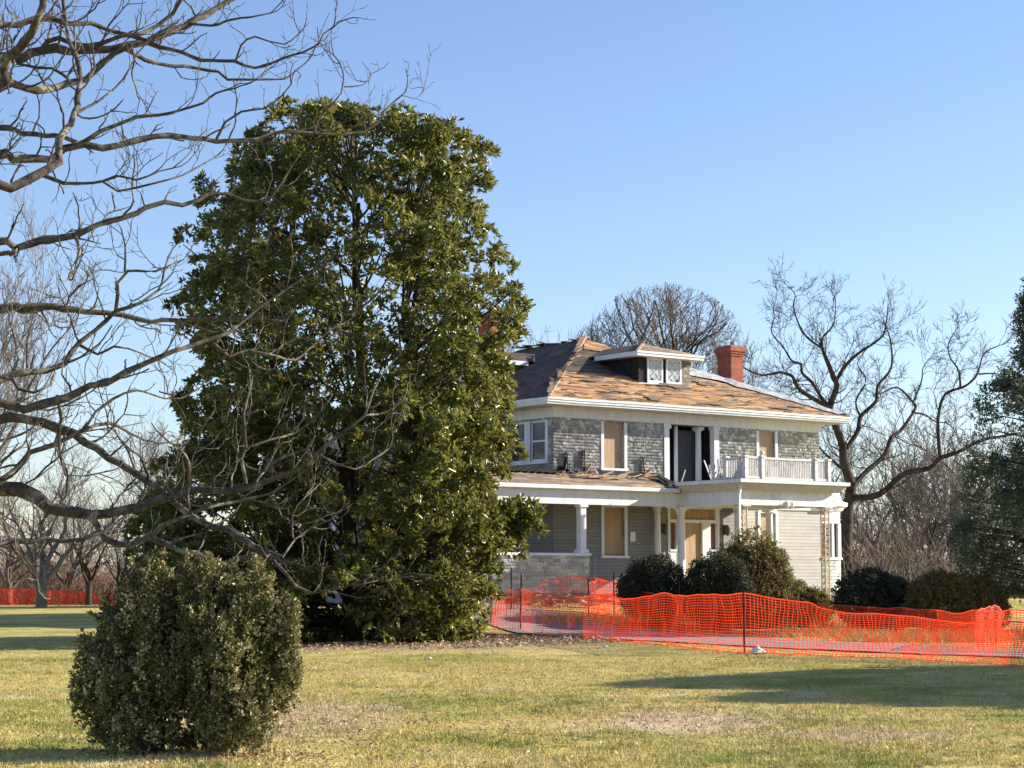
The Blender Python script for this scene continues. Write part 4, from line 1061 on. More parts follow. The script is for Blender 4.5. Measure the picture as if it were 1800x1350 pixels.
# the boxwood in the foreground ------------------------------------
BY = 17.6; bp = wp(322, 1322, BY); bx0 = bp.x
box = empty('boxwood_bush', (bx0, BY, gz(bx0, BY)), 0, 'large ragged boxwood bush on the lawn in the left foreground', 'bush')
rn = random.Random(17); C = []; A = []; T = []; tips = []
mpx = BY / F
# plumes: (px, base py, top py, half width px, depth offset m, n)
plumes = [(205, 1300, 1075, 62, .1, 9), (170, 1260, 1110, 44, .0, 6), (235, 1290, 985, 62, .25, 11), (262, 1220, 974, 50, .0, 9), (300, 1230, 1005, 60, .3, 10), (340, 1150, 976, 55, .1, 10), (385, 1160, 988, 55, -.1, 10), (425, 1180, 985, 52, .15, 9), (445, 1210, 1020, 55, .0, 9), (480, 1230, 1050, 42, .1, 8), (500, 1190, 1048, 26, -.05, 5), (322, 1268, 1150, 42, .1, 6), (316, 1320, 1290, 30, .25, 2), (400, 1290, 1080, 72, -.2, 13), (450, 1270, 1120, 60, .0, 10), (350, 1240, 1060, 50, -.15, 9), (280, 1300, 1120, 50, -.2, 9), (230, 1310, 1160, 60, -.25, 9), (370, 1300, 1160, 45, .3, 6), (190, 1240, 1040, 46, .3, 7), (420, 1300, 1190, 60, -.25, 8), (300, 1180, 1040, 55, .45, 8), (380, 1220, 1060, 60, .5, 8)]
for (px, pb, pt, hw, dy, n_) in plumes:
    zb = wp(px, pb, BY).z; zt = wp(px, pt, BY).z - .10; cx = (px - 322) * mpx; r = hw * .92 * mpx
    for k in range(n_ * 9):
        # each plume is a bundle of upright sprays
        f = rn.random(); an = rn.uniform(0, 2 * math.pi); q = r * (rn.uniform(.1, 1) ** .4)
        z = zb + (zt - zb) * (1 - (1 - f) ** 1.0); zm = zb + (zt - zb) * .45; sh = math.sqrt(max(.05, 1 - ((z - zm) / ((zt - zb) * .60)) ** 2)) if z > zm else 1.0 - .18 * (zm - z) / (zm - zb)
        x = cx + math.cos(an) * q * sh; y = dy + math.sin(an) * q * sh * 1.15
        hgt = rn.uniform(.12, .26); lean = Vector((math.cos(an) * .35, math.sin(an) * .35, 1)).normalized(); tint = rn.uniform(0, .45)
        cr = rn.uniform(.045, .085)
        for j in range(int(hgt / .018)):
            t_ = j * .018; s = cr * (1 - .55 * t_ / hgt)
            d = Vector((rn.gauss(0, 1), rn.gauss(0, 1), rn.gauss(0, .6))).normalized()
            c = Vector((x, y, z - hgt * .5 + t_)) + lean * t_ * .2 + d * s * rn.uniform(.5, 1)
            if c.z < .02: continue
            C.append(c[:]); A.append((d + Vector((0, 0, .9)))[:]); T.append(tint)
for k in range(90):                    # stray shoots that break the outline
    px, pb, pt, hw, dy, n_ = rn.choice(plumes); an = rn.uniform(0, 6.28); zt = wp(px, pt, BY).z; z = rn.uniform(.25, 1.0) * zt
    c = Vector(((px - 322) * mpx + math.cos(an) * hw * mpx * (1.0 if z < zt * .8 else .5), dy + math.sin(an) * hw * mpx, z)); d = Vector((math.cos(an) * .5, math.sin(an) * .5, rn.uniform(.3, 1.3))).normalized(); L = rn.uniform(.1, .22)
    for j in range(int(L / .02)):
        q = c + d * (j * .02)
        if abs(q.x) < 1.04 and q.z > .05: C.append(q[:]); A.append((d + Vector((0, 0, .4)))[:]); T.append(.35)
V, Fc, rn_ = leaves(C, A, 8, .038, .024, (.2, 1.4), .2, 9, np.array(T), .014)
link('foliage', npmesh('foliage', V, Fc, rn_), M['box'], box)
tb = Tubes()
for k in range(60):
    px, pb, pt, hw, dy, n_ = rn.choice(plumes); ex = (px - 322) * mpx + rn.uniform(-1, 1) * hw * mpx; z = rn.uniform(.4, 1) * wp(px, pt, BY).z * .95
    s = Vector((.12 * (1 if ex > 0 else -1) * rn.random() + (-.18 if ex < -.1 else .22), rn.uniform(-.1, .2), -.03)); e = Vector((ex, dy + rn.uniform(-.2, .2), z))
    m_ = s.lerp(e, .5) + Vector((rn.uniform(-.06, .06), rn.uniform(-.06, .06), -.08))
    tb.add(bez([(s, .016), (m_, .010), (e, .004)], 6), 4)
tb.build('stem', M['stem'], box)
# ------------------------------------------------------------------ bare tree in the foreground (trunk outside the frame)
def Q(lst, s, ox, oy): return [(x / s + ox, y / s + oy) for x, y in lst]
z1 = lambda l: Q(l, 2.5, 0, 0); z2 = lambda l: Q(l, 2.5, 0, 400); z3 = lambda l: Q(l, 3.0, 0, 760)
# (points in photo pixels, start radius px, end radius px, depth start, depth end; None start = joins an earlier limb)
LIMBS = [
 (z1([(-60,420),(0,310),(30,265),(110,185),(150,115),(185,25),(200,-60)]), 9, 6, 20.0, 19.0),
 (z1([(-60,262),(90,256),(180,222),(300,228),(420,222),(560,205),(640,180),(720,150),(830,105),(900,65),(960,32),(1040,-20),(1090,-70)]), 9, 4.2, 21.0, 22.0),
 (z1([(180,222),(215,185),(260,165),(330,192),(440,190),(530,160),(620,150),(690,110),(760,60),(790,0),(800,-50)]), 4.5, 3, None, 21.0),
 (z1([(-60,110),(80,114),(150,85),(220,75),(300,103),(400,106),(480,130),(560,152),(640,175)]), 5.5, 3, 20.5, 21.4),
 (z1([(-60,330),(40,362),(110,385),(200,395),(290,365),(370,340),(440,295),(500,240),(570,205)]), 7.5, 4, 20.4, 21.4),
 (z1([(640,185),(700,210),(790,225),(880,265),(1030,270),(1120,300),(1240,260),(1330,230),(1400,195),(1420,150),(1465,120)]), 4, 1.3, None, 20.6),
 (z1([(560,215),(640,265),(760,290),(860,300),(960,315),(1000,350),(1120,350),(1250,345),(1300,310),(1360,260)]), 3.6, 1.2, None, 22.4),
 (z1([(830,105),(930,112),(1020,85),(1100,75),(1190,55),(1240,5)]), 2.6, 1.2, None, 21.0),
 (z1([(-80,700),(60,690),(150,700),(230,690),(290,655),(370,630),(450,655),(530,640),(600,615),(680,597),(800,602),(900,610),(1000,622),(1130,612),(1200,590),(1300,575),(1450,590),(1600,577),(1660,540),(1690,490),(1765,420)]), 7.5, 1.3, 19.6, 21.5),
 (z1([(-80,760),(0,800),(50,830),(130,790),(200,750),(260,705),(265,620),(280,580),(330,500),(345,400),(345,280),(300,170),(285,60),(270,-30)]), 8.5, 2.6, 19.0, 20.6),
 (z1([(370,628),(440,580),(520,545),(600,515),(700,505),(800,480),(890,455),(950,410),(1030,390)]), 4, 1.4, None, 19.8),
 (z1([(335,495),(440,440),(500,390),(540,350),(590,262)]), 2.6, 1.2, None, 20.6),
 (z1([(-60,560),(100,590),(200,592),(280,602),(335,628)]), 5, 3.4, 20.2, 19.9),
 (z1([(180,770),(280,800),(370,806),(450,795),(510,770),(600,790),(700,752),(760,740)]), 3.4, 1.1, None, 18.8),
 (z1([(450,795),(520,840),(600,825),(700,800),(800,770),(880,730),(960,680)]), 2.4, 1.0, None, 19.5),
 (z1([(-80,1070),(60,1085),(140,1075),(250,1040),(340,1030),(430,985),(530,960),(600,940),(640,910),(720,890),(800,900),(870,880),(920,850),(1000,855),(1080,880),(1180,880),(1230,820),(1270,750)]), 7, 1.5, 19.3, 20.3),
 (z1([(330,1035),(350,1100),(335,1170),(305,1230)]), 2.8, 1.6, None, 19.0),
 (z1([(-60,1125),(40,1120),(80,1090)]), 4, 4, 19.2, 19.4),
 (z1([(950,612),(990,540),(1060,490),(1160,475),(1240,420),(1280,370),(1275,330)]), 2.6, 1.1, None, 20.4),
 (z1([(1385,580),(1390,540),(1430,490),(1500,410),(1510,350),(1495,280),(1455,230)]), 2.0, .9, None, 21.6),
 (z1([(1510,380),(1590,375),(1630,330)]), 1.3, .8, None, 21.8),
 (z1([(1035,268),(1060,200),(1120,160),(1250,195),(1335,125)]), 1.9, .9, None, 20.4),
 (z1([(80,280),(160,300),(230,300),(300,345)]), 2.6, 2.4, None, 20.5),
 (z2([(-60,362),(100,360),(230,350),(380,370),(470,378),(540,382),(620,405),(720,410),(850,405),(960,405),(1100,400),(1240,410)]), 7.5, 1.4, 20.6, 21.2),
 (z2([(-60,690),(0,675),(60,640),(200,630),(280,590),(350,510),(420,450),(510,370),(620,330),(700,280),(720,200),(740,130)]), 6.5, 1.6, 19.7, 20.8),
 (z2([(510,368),(520,300),(515,240),(560,190),(680,190),(780,150)]), 3.6, 1.3, None, 20.1),
 (z2([(548,195),(550,80),(530,0)]), 2.2, 1.0, None, 20.4),
 (z2([(-80,765),(0,770),(100,795),(200,780),(300,745),(390,700),(470,680),(560,640),(650,590),(760,550),(840,515),(960,480),(1060,420),(1150,340),(1260,270),(1350,210)]), 8.5, 1.3, 18.9, 19.6),
 (z2([(-80,850),(0,845),(150,845),(230,870),(330,910),(420,970),(530,1040),(640,1110),(700,1150),(790,1230),(850,1280)]) + z3([(1100,495),(1200,520),(1290,570),(1390,630),(1490,660)]), 8, 4, 20.4, 19.2),
 (z3([(1430,645),(1450,690),(1500,740),(1560,810),(1650,850),(1720,830),(1800,825),(1850,800)]), 3.2, 1.1, None, 19.0),
 (z3([(-100,290),(0,302),(100,315),(200,350),(280,400),(370,430),(470,440),(560,435),(650,420),(740,390),(850,350),(950,330),(1050,305),(1200,305),(1330,300),(1430,240),(1540,210),(1640,160),(1700,90),(1790,10)]) + z2([(1600,825),(1640,720),(1670,660)]), 12, 1.2, 19.8, 19.4),
 (z2([(1600,825),(1700,810),(1770,760),(1790,690)]), 2, .9, None, 19.8),
 (z2([(-60,1135),(0,1110),(60,1070),(130,990),(230,960),(290,930),(370,885),(480,860),(560,900),(640,935)]), 6, 1.6, 19.3, 20.3),
 (z2([(375,885),(420,810),(500,750),(600,715),(720,750),(790,752)]), 3, 1.2, None, 20.6),
 (z3([(470,440),(520,490),(560,560),(620,585),(700,590),(790,560),(870,590),(950,620),(1040,640),(1170,690),(1280,665),(1380,640),(1430,650)]), 6, 3, None, 19.2),
 (z3([(780,565),(840,490),(920,465),(1000,430),(990,350),(1000,200),(980,120),(930,70)]), 4.5, 1.6, None, 18.9),
 (z3([(-60,610),(60,575),(160,575),(240,555),(330,575),(450,560),(540,530)]), 5, 2.4, 18.6, 19.2),
 (z3([(50,578),(130,690),(200,780),(205,840),(230,870)]), 2.4, 1.1, None, 18.2),
 (z2([(1200,1080),(1190,1040),(1260,1000),(1340,975),(1400,1000),(1480,1040),(1560,1060),(1640,1020),(1710,970)]), 2.8, 1.2, None, 19.8),
 (z2([(1080,1130),(1080,1100),(1060,1020),(1080,960),(1070,820),(1100,700),(1095,620)]), 3.6, 1.2, None, 19.9),
 (z2([(1060,1020),(1020,950),(1030,850),(1050,750)]), 1.8, .9, None, 19.6),
 (z2([(1080,970),(1180,935),(1300,900),(1390,830)]), 2.4, 1.0, None, 20.2),
 (z2([(850,1255),(950,1220),(1050,1200),(1180,1170),(1280,1110)]), 3.2, 1.6, None, 19.7),
 (z2([(250,740),(270,840),(255,950),(290,1090),(380,1090),(470,1070)]), 3, 1.3, None, 19.4),
 (z2([(-60,640),(80,710),(150,725),(220,690),(240,640)]), 3.2, 2, 19.6, 19.8),
 (z2([(350,515),(430,555),(500,520),(560,530),(640,562)]), 2.6, 1.2, None, 20.0),
 (z2([(930,500),(1010,570),(1090,540),(1180,555),(1300,580),(1380,510),(1480,430)]), 3.0, 1.2, None, 20.4),
 (z2([(1080,555),(1130,610),(1200,625),(1270,600)]), 1.8, .9, None, 20.2),
 (z2([(700,720),(760,740)]), 1.4, 1.0, None, 20.1),
 (z3([(1490,660),(1560,560),(1650,500),(1750,455)]), 2.2, .9, None, 19.5),
 (z3([(1545,560),(1540,440),(1570,380),(1690,270)]), 1.7, .8, None, 19.6),
 (z3([(700,420),(760,330),(780,230),(740,130),(650,60),(600,-20)]), 2.8, 1.0, None, 19.9),
 (z3([(300,405),(350,330),(360,230),(300,100),(310,-20)]), 2.6, 1.0, None, 20.3),
]
FT = empty('bare_tree', (-9.6, 20.6, 0), 0, 'large bare tree reaching lichened crooked limbs in from the left edge', 'tree')
fo = Vector((-9.6, 20.6, 0)); rt = random.Random(77)
tb = Tubes(); tb.add(bez([(fo + Vector((0, 0, -.2)), .62), (fo + Vector((.05, 0, .6)), .46), (fo + Vector((.1, 0, 2.5)), .40), (fo + Vector((-.1, .1, 5)), .34), (fo + Vector((.2, 0, 8)), .2), (fo + Vector((.1, .1, 11)), .08)], 10), 12, .04)
for a in range(9):                     # limbs on the far side of the trunk
    an = rt.uniform(1.6, 4.7); h = 2.5 + a * .8; d = Vector((math.cos(an), math.sin(an), .25)); s = fo + Vector((0, 0, h)); L = rt.uniform(3, 5)
    tb.add(bez([(s, .14), (s + d * L * .4 + Vector((0, 0, .2)), .09), (s + d * L * .8 + Vector((0, 0, .9)), .04), (s + d * L + Vector((0, 0, 1.6)), .012)], 8), 6)
tb.build('trunk', M['bark'], FT, off=fo)
done = []; TW = Tubes()
def shoot(p, d, L, r, lev, sag=.12):
    """a crooked knobby winter twig with side shoots"""
    n = max(3, int(L / .075)); pts = [(p.copy(), r)]; q = p.copy(); step = L / n
    for i in range(n):
        d = (d + Vector((rt.gauss(0, .24), rt.gauss(0, .17), rt.gauss(0, .22) + sag))).normalized()
        q = q + d * step; rr_ = r * (1 - .45 * (i + 1) / n); pts.append((q.copy(), rr_))
        if lev > 0 and i > 0 and rt.random() < .45:
            shoot(q.copy(), rdir(rt, d, rt.uniform(.5, 1.05)), L * rt.uniform(.25, .6), max(.0036, rr_ * .75), lev - 1, sag)
        elif rt.random() < .22:        # a spur
            sdir = rdir(rt, d, rt.uniform(.7, 1.3)); TW.add([(q.copy(), max(.0026, rr_ * .8)), (q + sdir * rt.uniform(.015, .045), .0026)], 4)
    TW.add(pts, 5 if r > .007 else 4, .14)
for li, (px, ra, rb, Ya, Yb) in enumerate(LIMBS):
    if Ya is None:
        best = min(((abs(q[0] - px[0][0]) ** 2 + abs(q[1] - px[0][1]) ** 2, q[2]) for q in done))
        Ya = best[1]
    n = len(px); pts = []
    cum = [0]
    for i in range(1, n): cum.append(cum[-1] + math.hypot(px[i][0] - px[i - 1][0], px[i][1] - px[i - 1][1]))
    for i, (x, y) in enumerate(px):
        f = cum[i] / cum[-1]; Y = Ya + (Yb - Ya) * f + .25 * math.sin(f * 7 + li) * f
        # keep joints exact
        pts.append((wp(x, y, Y), (ra + (rb - ra) * f ** .85) * 1.14 * Y / F)); done.append((x, y, Y))
    start_off = px[0][0] < 0
    mb = Tubes(); full = list(pts)
    if start_off:
        s = pts[0][0]; hz = max(1.6, min(10.2, s.z - (1.0 if s.z > 3 else .3))); tp = fo + Vector((.15, 0, hz))
        mid = tp.lerp(s, .5) + Vector((0, 0, .15))
        full = [(tp, pts[0][1] * 1.9), (mid, pts[0][1] * 1.35)] + pts
    sm = bez(full, 12)
    # small kinks make the limb knobby
    sm = [(p + Vector((rt.gauss(0, 1), rt.gauss(0, 1), rt.gauss(0, 1))) * r_ * .26, r_) for p, r_ in sm]
    mb.add(sm, 9 if ra > 3 else 6, .13)
    lm = mb.build('limb', M['bark'], FT, off=fo)
    # shoots
    dist = 0; nxt = rt.uniform(.1, .3)
    for i in range(1, len(sm)):
        seg = (sm[i][0] - sm[i - 1][0]); dist += seg.length
        if sm[i][0].x < -6.2: continue
        if dist > nxt:
            dist = 0; nxt = rt.uniform(.13, .32); d = seg.normalized(); r_ = sm[i][1]
            sd_ = rdir(rt, d, rt.uniform(.6, 1.2)); sd_.z = abs(sd_.z) * (1 if rt.random() < .78 else -.6); sd_.normalize()
            L = rt.uniform(.15, .8) * (1 if r_ < .03 else 1.1)
            shoot(sm[i][0] + sd_ * r_ * .5, sd_, L, min(.013, max(.0058, r_ * .42)), 2 if L > .35 else 1)
    e = sm[-1]; d = (sm[-1][0] - sm[-2][0]).normalized()
    if rb < 3: shoot(e[0], d, rt.uniform(.2, .5), e[1], 2)
TW.build('twig', M['bark'], FT, off=fo)
print('twig verts', TW.n)

# ------------------------------------------------------------------ bare trees behind the house
class Grow:
    def __init__(s, seed): s.r = random.Random(seed); s.big = Tubes(); s.tw = Tubes(); s.cnt = 0
    def go(s, p, d, L, r, lev, curl=.2, up=.06, rmin=.012, dens=1.0):
        rmin = max(rmin, getattr(s, 'rm', 0)); ev = getattr(s, 'env', None)
        n = max(3, int(5 if lev < 1 else 7)); pts = [(p.copy(), r)]; q = p.copy(); st = L / n; kids = []
        for i in range(n):
            d = (d + Vector((s.r.gauss(0, curl), s.r.gauss(0, curl), s.r.gauss(0, curl) + up))).normalized(); q = q + d * st
            if ev and (q.x / ev[0]) ** 2 + (q.y / ev[0]) ** 2 + ((q.z - ev[1]) / ev[2]) ** 2 > 1:
                lev = 0 if i > 1 else lev; break
            rr_ = max(rmin * .6, r * (1 - .6 * (i + 1) / n)); pts.append((q.copy(), rr_))
            if i >= 1 and lev > 0 and s.r.random() < .62 * dens: kids.append((q.copy(), d.copy(), rr_, i / n))
        if len(pts) < 2: return
        (s.big if r > .05 else s.tw).add(pts, 7 if r > .12 else (5 if r > .05 else 3)); s.cnt += 1
        if lev > 0:
            for q, dd, rr_, f in kids: s.go(q, rdir(s.r, dd, s.r.uniform(.4, .95)), L * s.r.uniform(.38, .66), max(rmin, rr_ * .6), lev - 1, curl, up, rmin, dens)
            for _ in range(2): s.go(pts[-1][0], rdir(s.r, d, s.r.uniform(.25, .6)), L * s.r.uniform(.45, .7), max(rmin, pts[-1][1] * .85), lev - 1, curl, up, rmin, dens)
# the big crooked tree right of the house
BT0 = Vector((0, 0, 0)); zt = lambda l: Q(l, 3.376, 1300, 480)
BTY = 86.0; bt = wp(1490, 1040, BTY); btz = gz(bt.x, BTY)
bigt = empty('bare_tree', (bt.x, BTY, btz), 0, 'big crooked dark bare tree rising behind the right corner of the house', 'tree')
G = Grow(41); boff = Vector((bt.x, BTY, btz)); dn = []
TR = [
 ([(1492, 1075), (1490, 1010), (1487, 960), (1490, 900), (1497, 850)] , 27, 22, 0, 0),
 (zt([(660,1250),(620,1120),(610,1020),(560,880),(535,800),(575,680),(560,620),(510,500),(485,430)]), 21, 7, 0, .5),
 (zt([(535,800),(480,770),(380,710),(340,670),(310,610),(240,590),(130,605),(30,565)]), 11, 3, None, -2),
 (zt([(530,790),(480,730),(430,650),(370,590),(365,540),(310,520),(260,440),(190,350),(210,260)]), 8, 2, None, 2),
 (zt([(570,650),(620,560),(700,480),(790,420),(850,370),(870,300),(880,200)]), 8, 2, None, -2),
 (zt([(480,440),(400,380),(350,300),(320,200),(330,130),(300,90)]), 5, 1.6, None, 1),
 (zt([(490,430),(495,380),(560,300),(570,150)]), 5, 1.4, None, -1),
 (zt([(635,1040),(700,940),(720,850),(810,760),(820,670),(900,560),(895,400),(860,300)]), 11, 2.2, None, 2.5),
 (zt([(675,1260),(760,1170),(860,1080),(900,980),(960,930),(1040,810),(1030,770),(940,680),(850,710)]), 12, 2.5, None, 4),
 (zt([(665,1330),(760,1330),(850,1300),(980,1190),(1120,1160),(1190,1100),(1300,1060),(1440,990),(1550,970),(1650,950)]), 15, 4, None, -3),
 (zt([(1190,1095),(1180,980),(1180,850),(1220,720),(1340,670),(1410,600),(1450,480),(1540,430)]), 9, 2, None, -1),
 (zt([(1310,680),(1300,580),(1250,500),(1240,420),(1290,330)]), 5, 1.5, None, -3),
 (zt([(1420,600),(1500,595),(1570,605)]), 4, 1.5, None, -2),
 (zt([(1040,830),(1100,840),(1160,880),(1250,900),(1300,990)]), 4, 1.4, None, 3),
 (zt([(1030,770),(1080,640),(1090,560),(1150,480)]), 4, 1.2, None, 2),
 (zt([(650,1200),(560,1120),(480,1040),(420,930)]), 7, 2, None, 3),
 (zt([(720,860),(690,760),(750,640),(700,540),(740,470)]), 5, 1.5, None, 0),
]
for li, (px, ra, rb, da, db) in enumerate(TR):
    if da is None: da = min(((q[0] - px[0][0]) ** 2 + (q[1] - px[0][1]) ** 2, q[2]) for q in dn)[1]
    n = len(px); pts = []
    for i, (x, y) in enumerate(px):
        f = i / (n - 1); dd = da + (db - da) * f; Y = BTY + dd; pts.append((wp(x, y, Y) - boff, (ra + (rb - ra) * f) * .43 * Y / F)); dn.append((x, y, dd))
    sm = []
    for i in range(n - 1):
        a = pts[max(i - 1, 0)]; b_ = pts[i]; c_ = pts[i + 1]; e_ = pts[min(i + 2, n - 1)]
        for k in range(5):
            t = k / 5; sm.append((.5 * ((2 * b_[0]) + (c_[0] - a[0]) * t + (2 * a[0] - 5 * b_[0] + 4 * c_[0] - e_[0]) * t * t + (3 * b_[0] - a[0] - 3 * c_[0] + e_[0]) * t ** 3), b_[1] + (c_[1] - b_[1]) * t))
    sm.append(pts[-1]); G.big.add(sm, 7, .06)
    if li == 0: continue
    for i in range(3, len(sm), 2):
        d = (sm[i][0] - sm[i - 1][0]).normalized(); f = i / len(sm)
        if G.r.random() < .85: G.go(sm[i][0], rdir(G.r, d, G.r.uniform(.6, 1.1)), G.r.uniform(1.1, 2.1) * (1 - .5 * f), max(.014, min(.04, sm[i][1] * .35)), 2, .19, .05, .010, .72)
    d = (sm[-1][0] - sm[-2][0]).normalized()
    for _ in range(3): G.go(sm[-1][0], rdir(G.r, d, .35), G.r.uniform(.5, .9), max(.014, sm[-1][1] * .55), 2, .19, .05, .009, .5)
G.big.build('trunk', M['bark_dark'], bigt); G.tw.build('crown', M['bark_dark'], bigt)
print('big tree', G.cnt)

def variant(seed, h, spread, nl=5, lev=4, fork=.25, mat=('bark_far', 'twig_far'), up=.09, curl=.17, dens=.9, lean=0, rm=0, env=None):
    g_ = Grow(seed); g_.rm = rm; g_.env = env; r0 = h * .022; t0 = Vector((0, 0, -.3)); top = Vector((lean, 0, h * fork))
    g_.big.add([(t0, r0 * 1.25), (Vector((lean * .5, 0, h * fork * .5)), r0 * 1.05), (top, r0)], 8)
    for k in range(nl):
        an = k * 2 * math.pi / nl + g_.r.uniform(-.4, .4); tl = g_.r.uniform(.25, .9) * spread
        d = Vector((math.cos(an) * tl, math.sin(an) * tl, 1)).normalized()
        g_.go(top - Vector((0, 0, g_.r.uniform(0, .08) * h)), d, h * .40, r0 * .62, lev, curl, up, .013, dens)
    t = empty('bare_tree', (0, 0, 0)); g_.big.build('trunk', M[mat[0]], t); g_.tw.build('crown', M[mat[1]], t)
    print('variant', g_.cnt); return t
vA = variant(2, 17, 1.0, 9, 4, .30, ('bark_dark', 'bark_far'), .07, .17, .98, 0, .014, (6.2, 8.0, 7.0)); vD = variant(22, 15, .9, 6, 4); vB = variant(5, 11, .8, 5, 3, .15, ('bark_far', 'twig_far'), .10, .2, 1.1); vC = variant(9, 9, .5, 4, 3, .2, ('bark_dark', 'bark_far'), .12, .16, 1.1)
VH = {v.name: max(max(q.co.z for q in ch.data.vertices) for ch in v.children) * .97 for v in (vA, vB, vC, vD)}
used = set()
def plant(v, px, Y, ptop, label, group=None, sx=1.0, rz=None):
    o = v if v.name not in used else copy_tree(v)
    base = VH[v.name]
    used.add(v.name)
    p = wp(px, ptop, Y); z0 = gz(p.x, Y); s = (p.z - z0) / (base * 1.0)
    o.location = (p.x, Y, z0); o.rotation_euler = (0, 0, R.uniform(0, 6.28) if rz is None else rz); o.scale = (s * sx, s * sx, s)
    tag(o, label, 'tree', group); return o
GB = 'bare trees behind the house'; GR = 'bare thicket trees right of the house'; GL = 'bare trees at the left beyond the orange fence'
plant(vA, 1165, 106, 514, 'broad bare tree crown directly above the main roof between dormer and brick chimney', GB, .86, .4)
plant(vD, 1290, 112, 560, 'bare tree crown behind the right brick chimney', GB, .85, 2.2)
plant(vD, 1085, 116, 560, 'thin bare tree crown above the roof peak left of the dormer', GB, .7, 3.9)
plant(vD, 905, 104, 548, 'bare tree peeking between the magnolia and the house roof', GB, .8, 5.0)
plant(vD, 1395, 104, 690, 'low grey bare tree between the brick chimney and the big crooked tree', GR, 1.0, 1.0)
rows_r = [(1530, 98, 760, vB, 'grey bare thicket tree just right of the house corner'), (1580, 104, 730, vB, 'grey bare thicket tree behind the limbs of the big crooked tree'), (1632, 96, 800, vC, 'small bare thicket tree left of the evergreen tree'), (1665, 110, 700, vB, 'bare thicket tree rising just left of the evergreen tree'), (1705, 100, 790, vB, 'bare thicket tree half hidden by the evergreen tree'), (1555, 92, 880, vC, 'lowest small bare tree above the mound shrub'), (1610, 90, 900, vC, 'small bare tree above the dip between the mound shrubs'), (1740, 112, 730, vB, 'bare thicket tree seen through the evergreen tree'), (1490, 108, 800, vB, 'bare thicket tree seen behind the trunk of the big crooked tree')]
for px, Y, pt, v, lb in rows_r: plant(v, px, Y, pt, lb, GR, 1.2)
rows_l = [(80, 96, 760, vB, 'dark bare tree with forked trunk behind the left orange fence'), (-60, 72, 330, vD, 'tall bare tree with fine pale twigs at the far left edge'), (285, 100, 700, vD, 'bare tree crown against the sky just left of the magnolia'), (160, 104, 850, vC, 'small bare tree behind the boxwood bush and fence'), (215, 98, 880, vC, 'small bare tree nearest the magnolia above the boxwood'), (20, 108, 850, vB, 'bare tree at the left edge behind the fence'), (125, 112, 830, vB, 'faint bare tree far behind the left fence')]
for px, Y, pt, v, lb in rows_l: plant(v, px, Y, pt, lb, GL, .85 if v is vD else 1.1)

# undergrowth masses -------------------------------------------------
def brushmass(name, x0, x1, y0, y1, h, n, mat, label, seed, zb=0):
    g_ = random.Random(seed); tb = Tubes()
    for _ in range(n):
        x = g_.uniform(x0, x1); y = g_.uniform(y0, y1); z = gz(x, y); hh = h * g_.uniform(.4, 1.0) * (.75 + .5 * noise.noise(Vector((x * .15, y * .1, seed))))
        p = Vector((x, y, z)); pts = [(p, .03)]; d = Vector((g_.gauss(0, .35), g_.gauss(0, .35), 1)).normalized()
        for i in range(5):
            d = (d + Vector((g_.gauss(0, .28), g_.gauss(0, .28), .0))).normalized(); p = p + d * hh / 5; pts.append((p.copy(), .026 - .004 * i))
            if g_.random() < .8:
                dd = rdir(g_, d, g_.uniform(.5, 1.1)); l = hh * g_.uniform(.15, .4); tb.add([(p.copy(), .018), (p + dd * l * .5, .013), (p + (dd + Vector((0, 0, .2))) * l, .008)], 3)
        tb.add(pts, 3)
    o = tb.build(name, M[mat]); tag(o, label, 'undergrowth', kind='stuff'); return o
brushmass('brush', -46, -17, 110, 126, 3.6, 3200, 'brush', 'brown leafless undergrowth behind the left orange fence', 4)
brushmass('brush', 14, 40, 84, 100, 3.6, 2600, 'twig_far', 'tangled grey undergrowth right of the house', 6)
brushmass('brush', -70, 110, 150, 185, 7.5, 3600, 'twig_far', 'far belt of bare woodland along the horizon', 8)

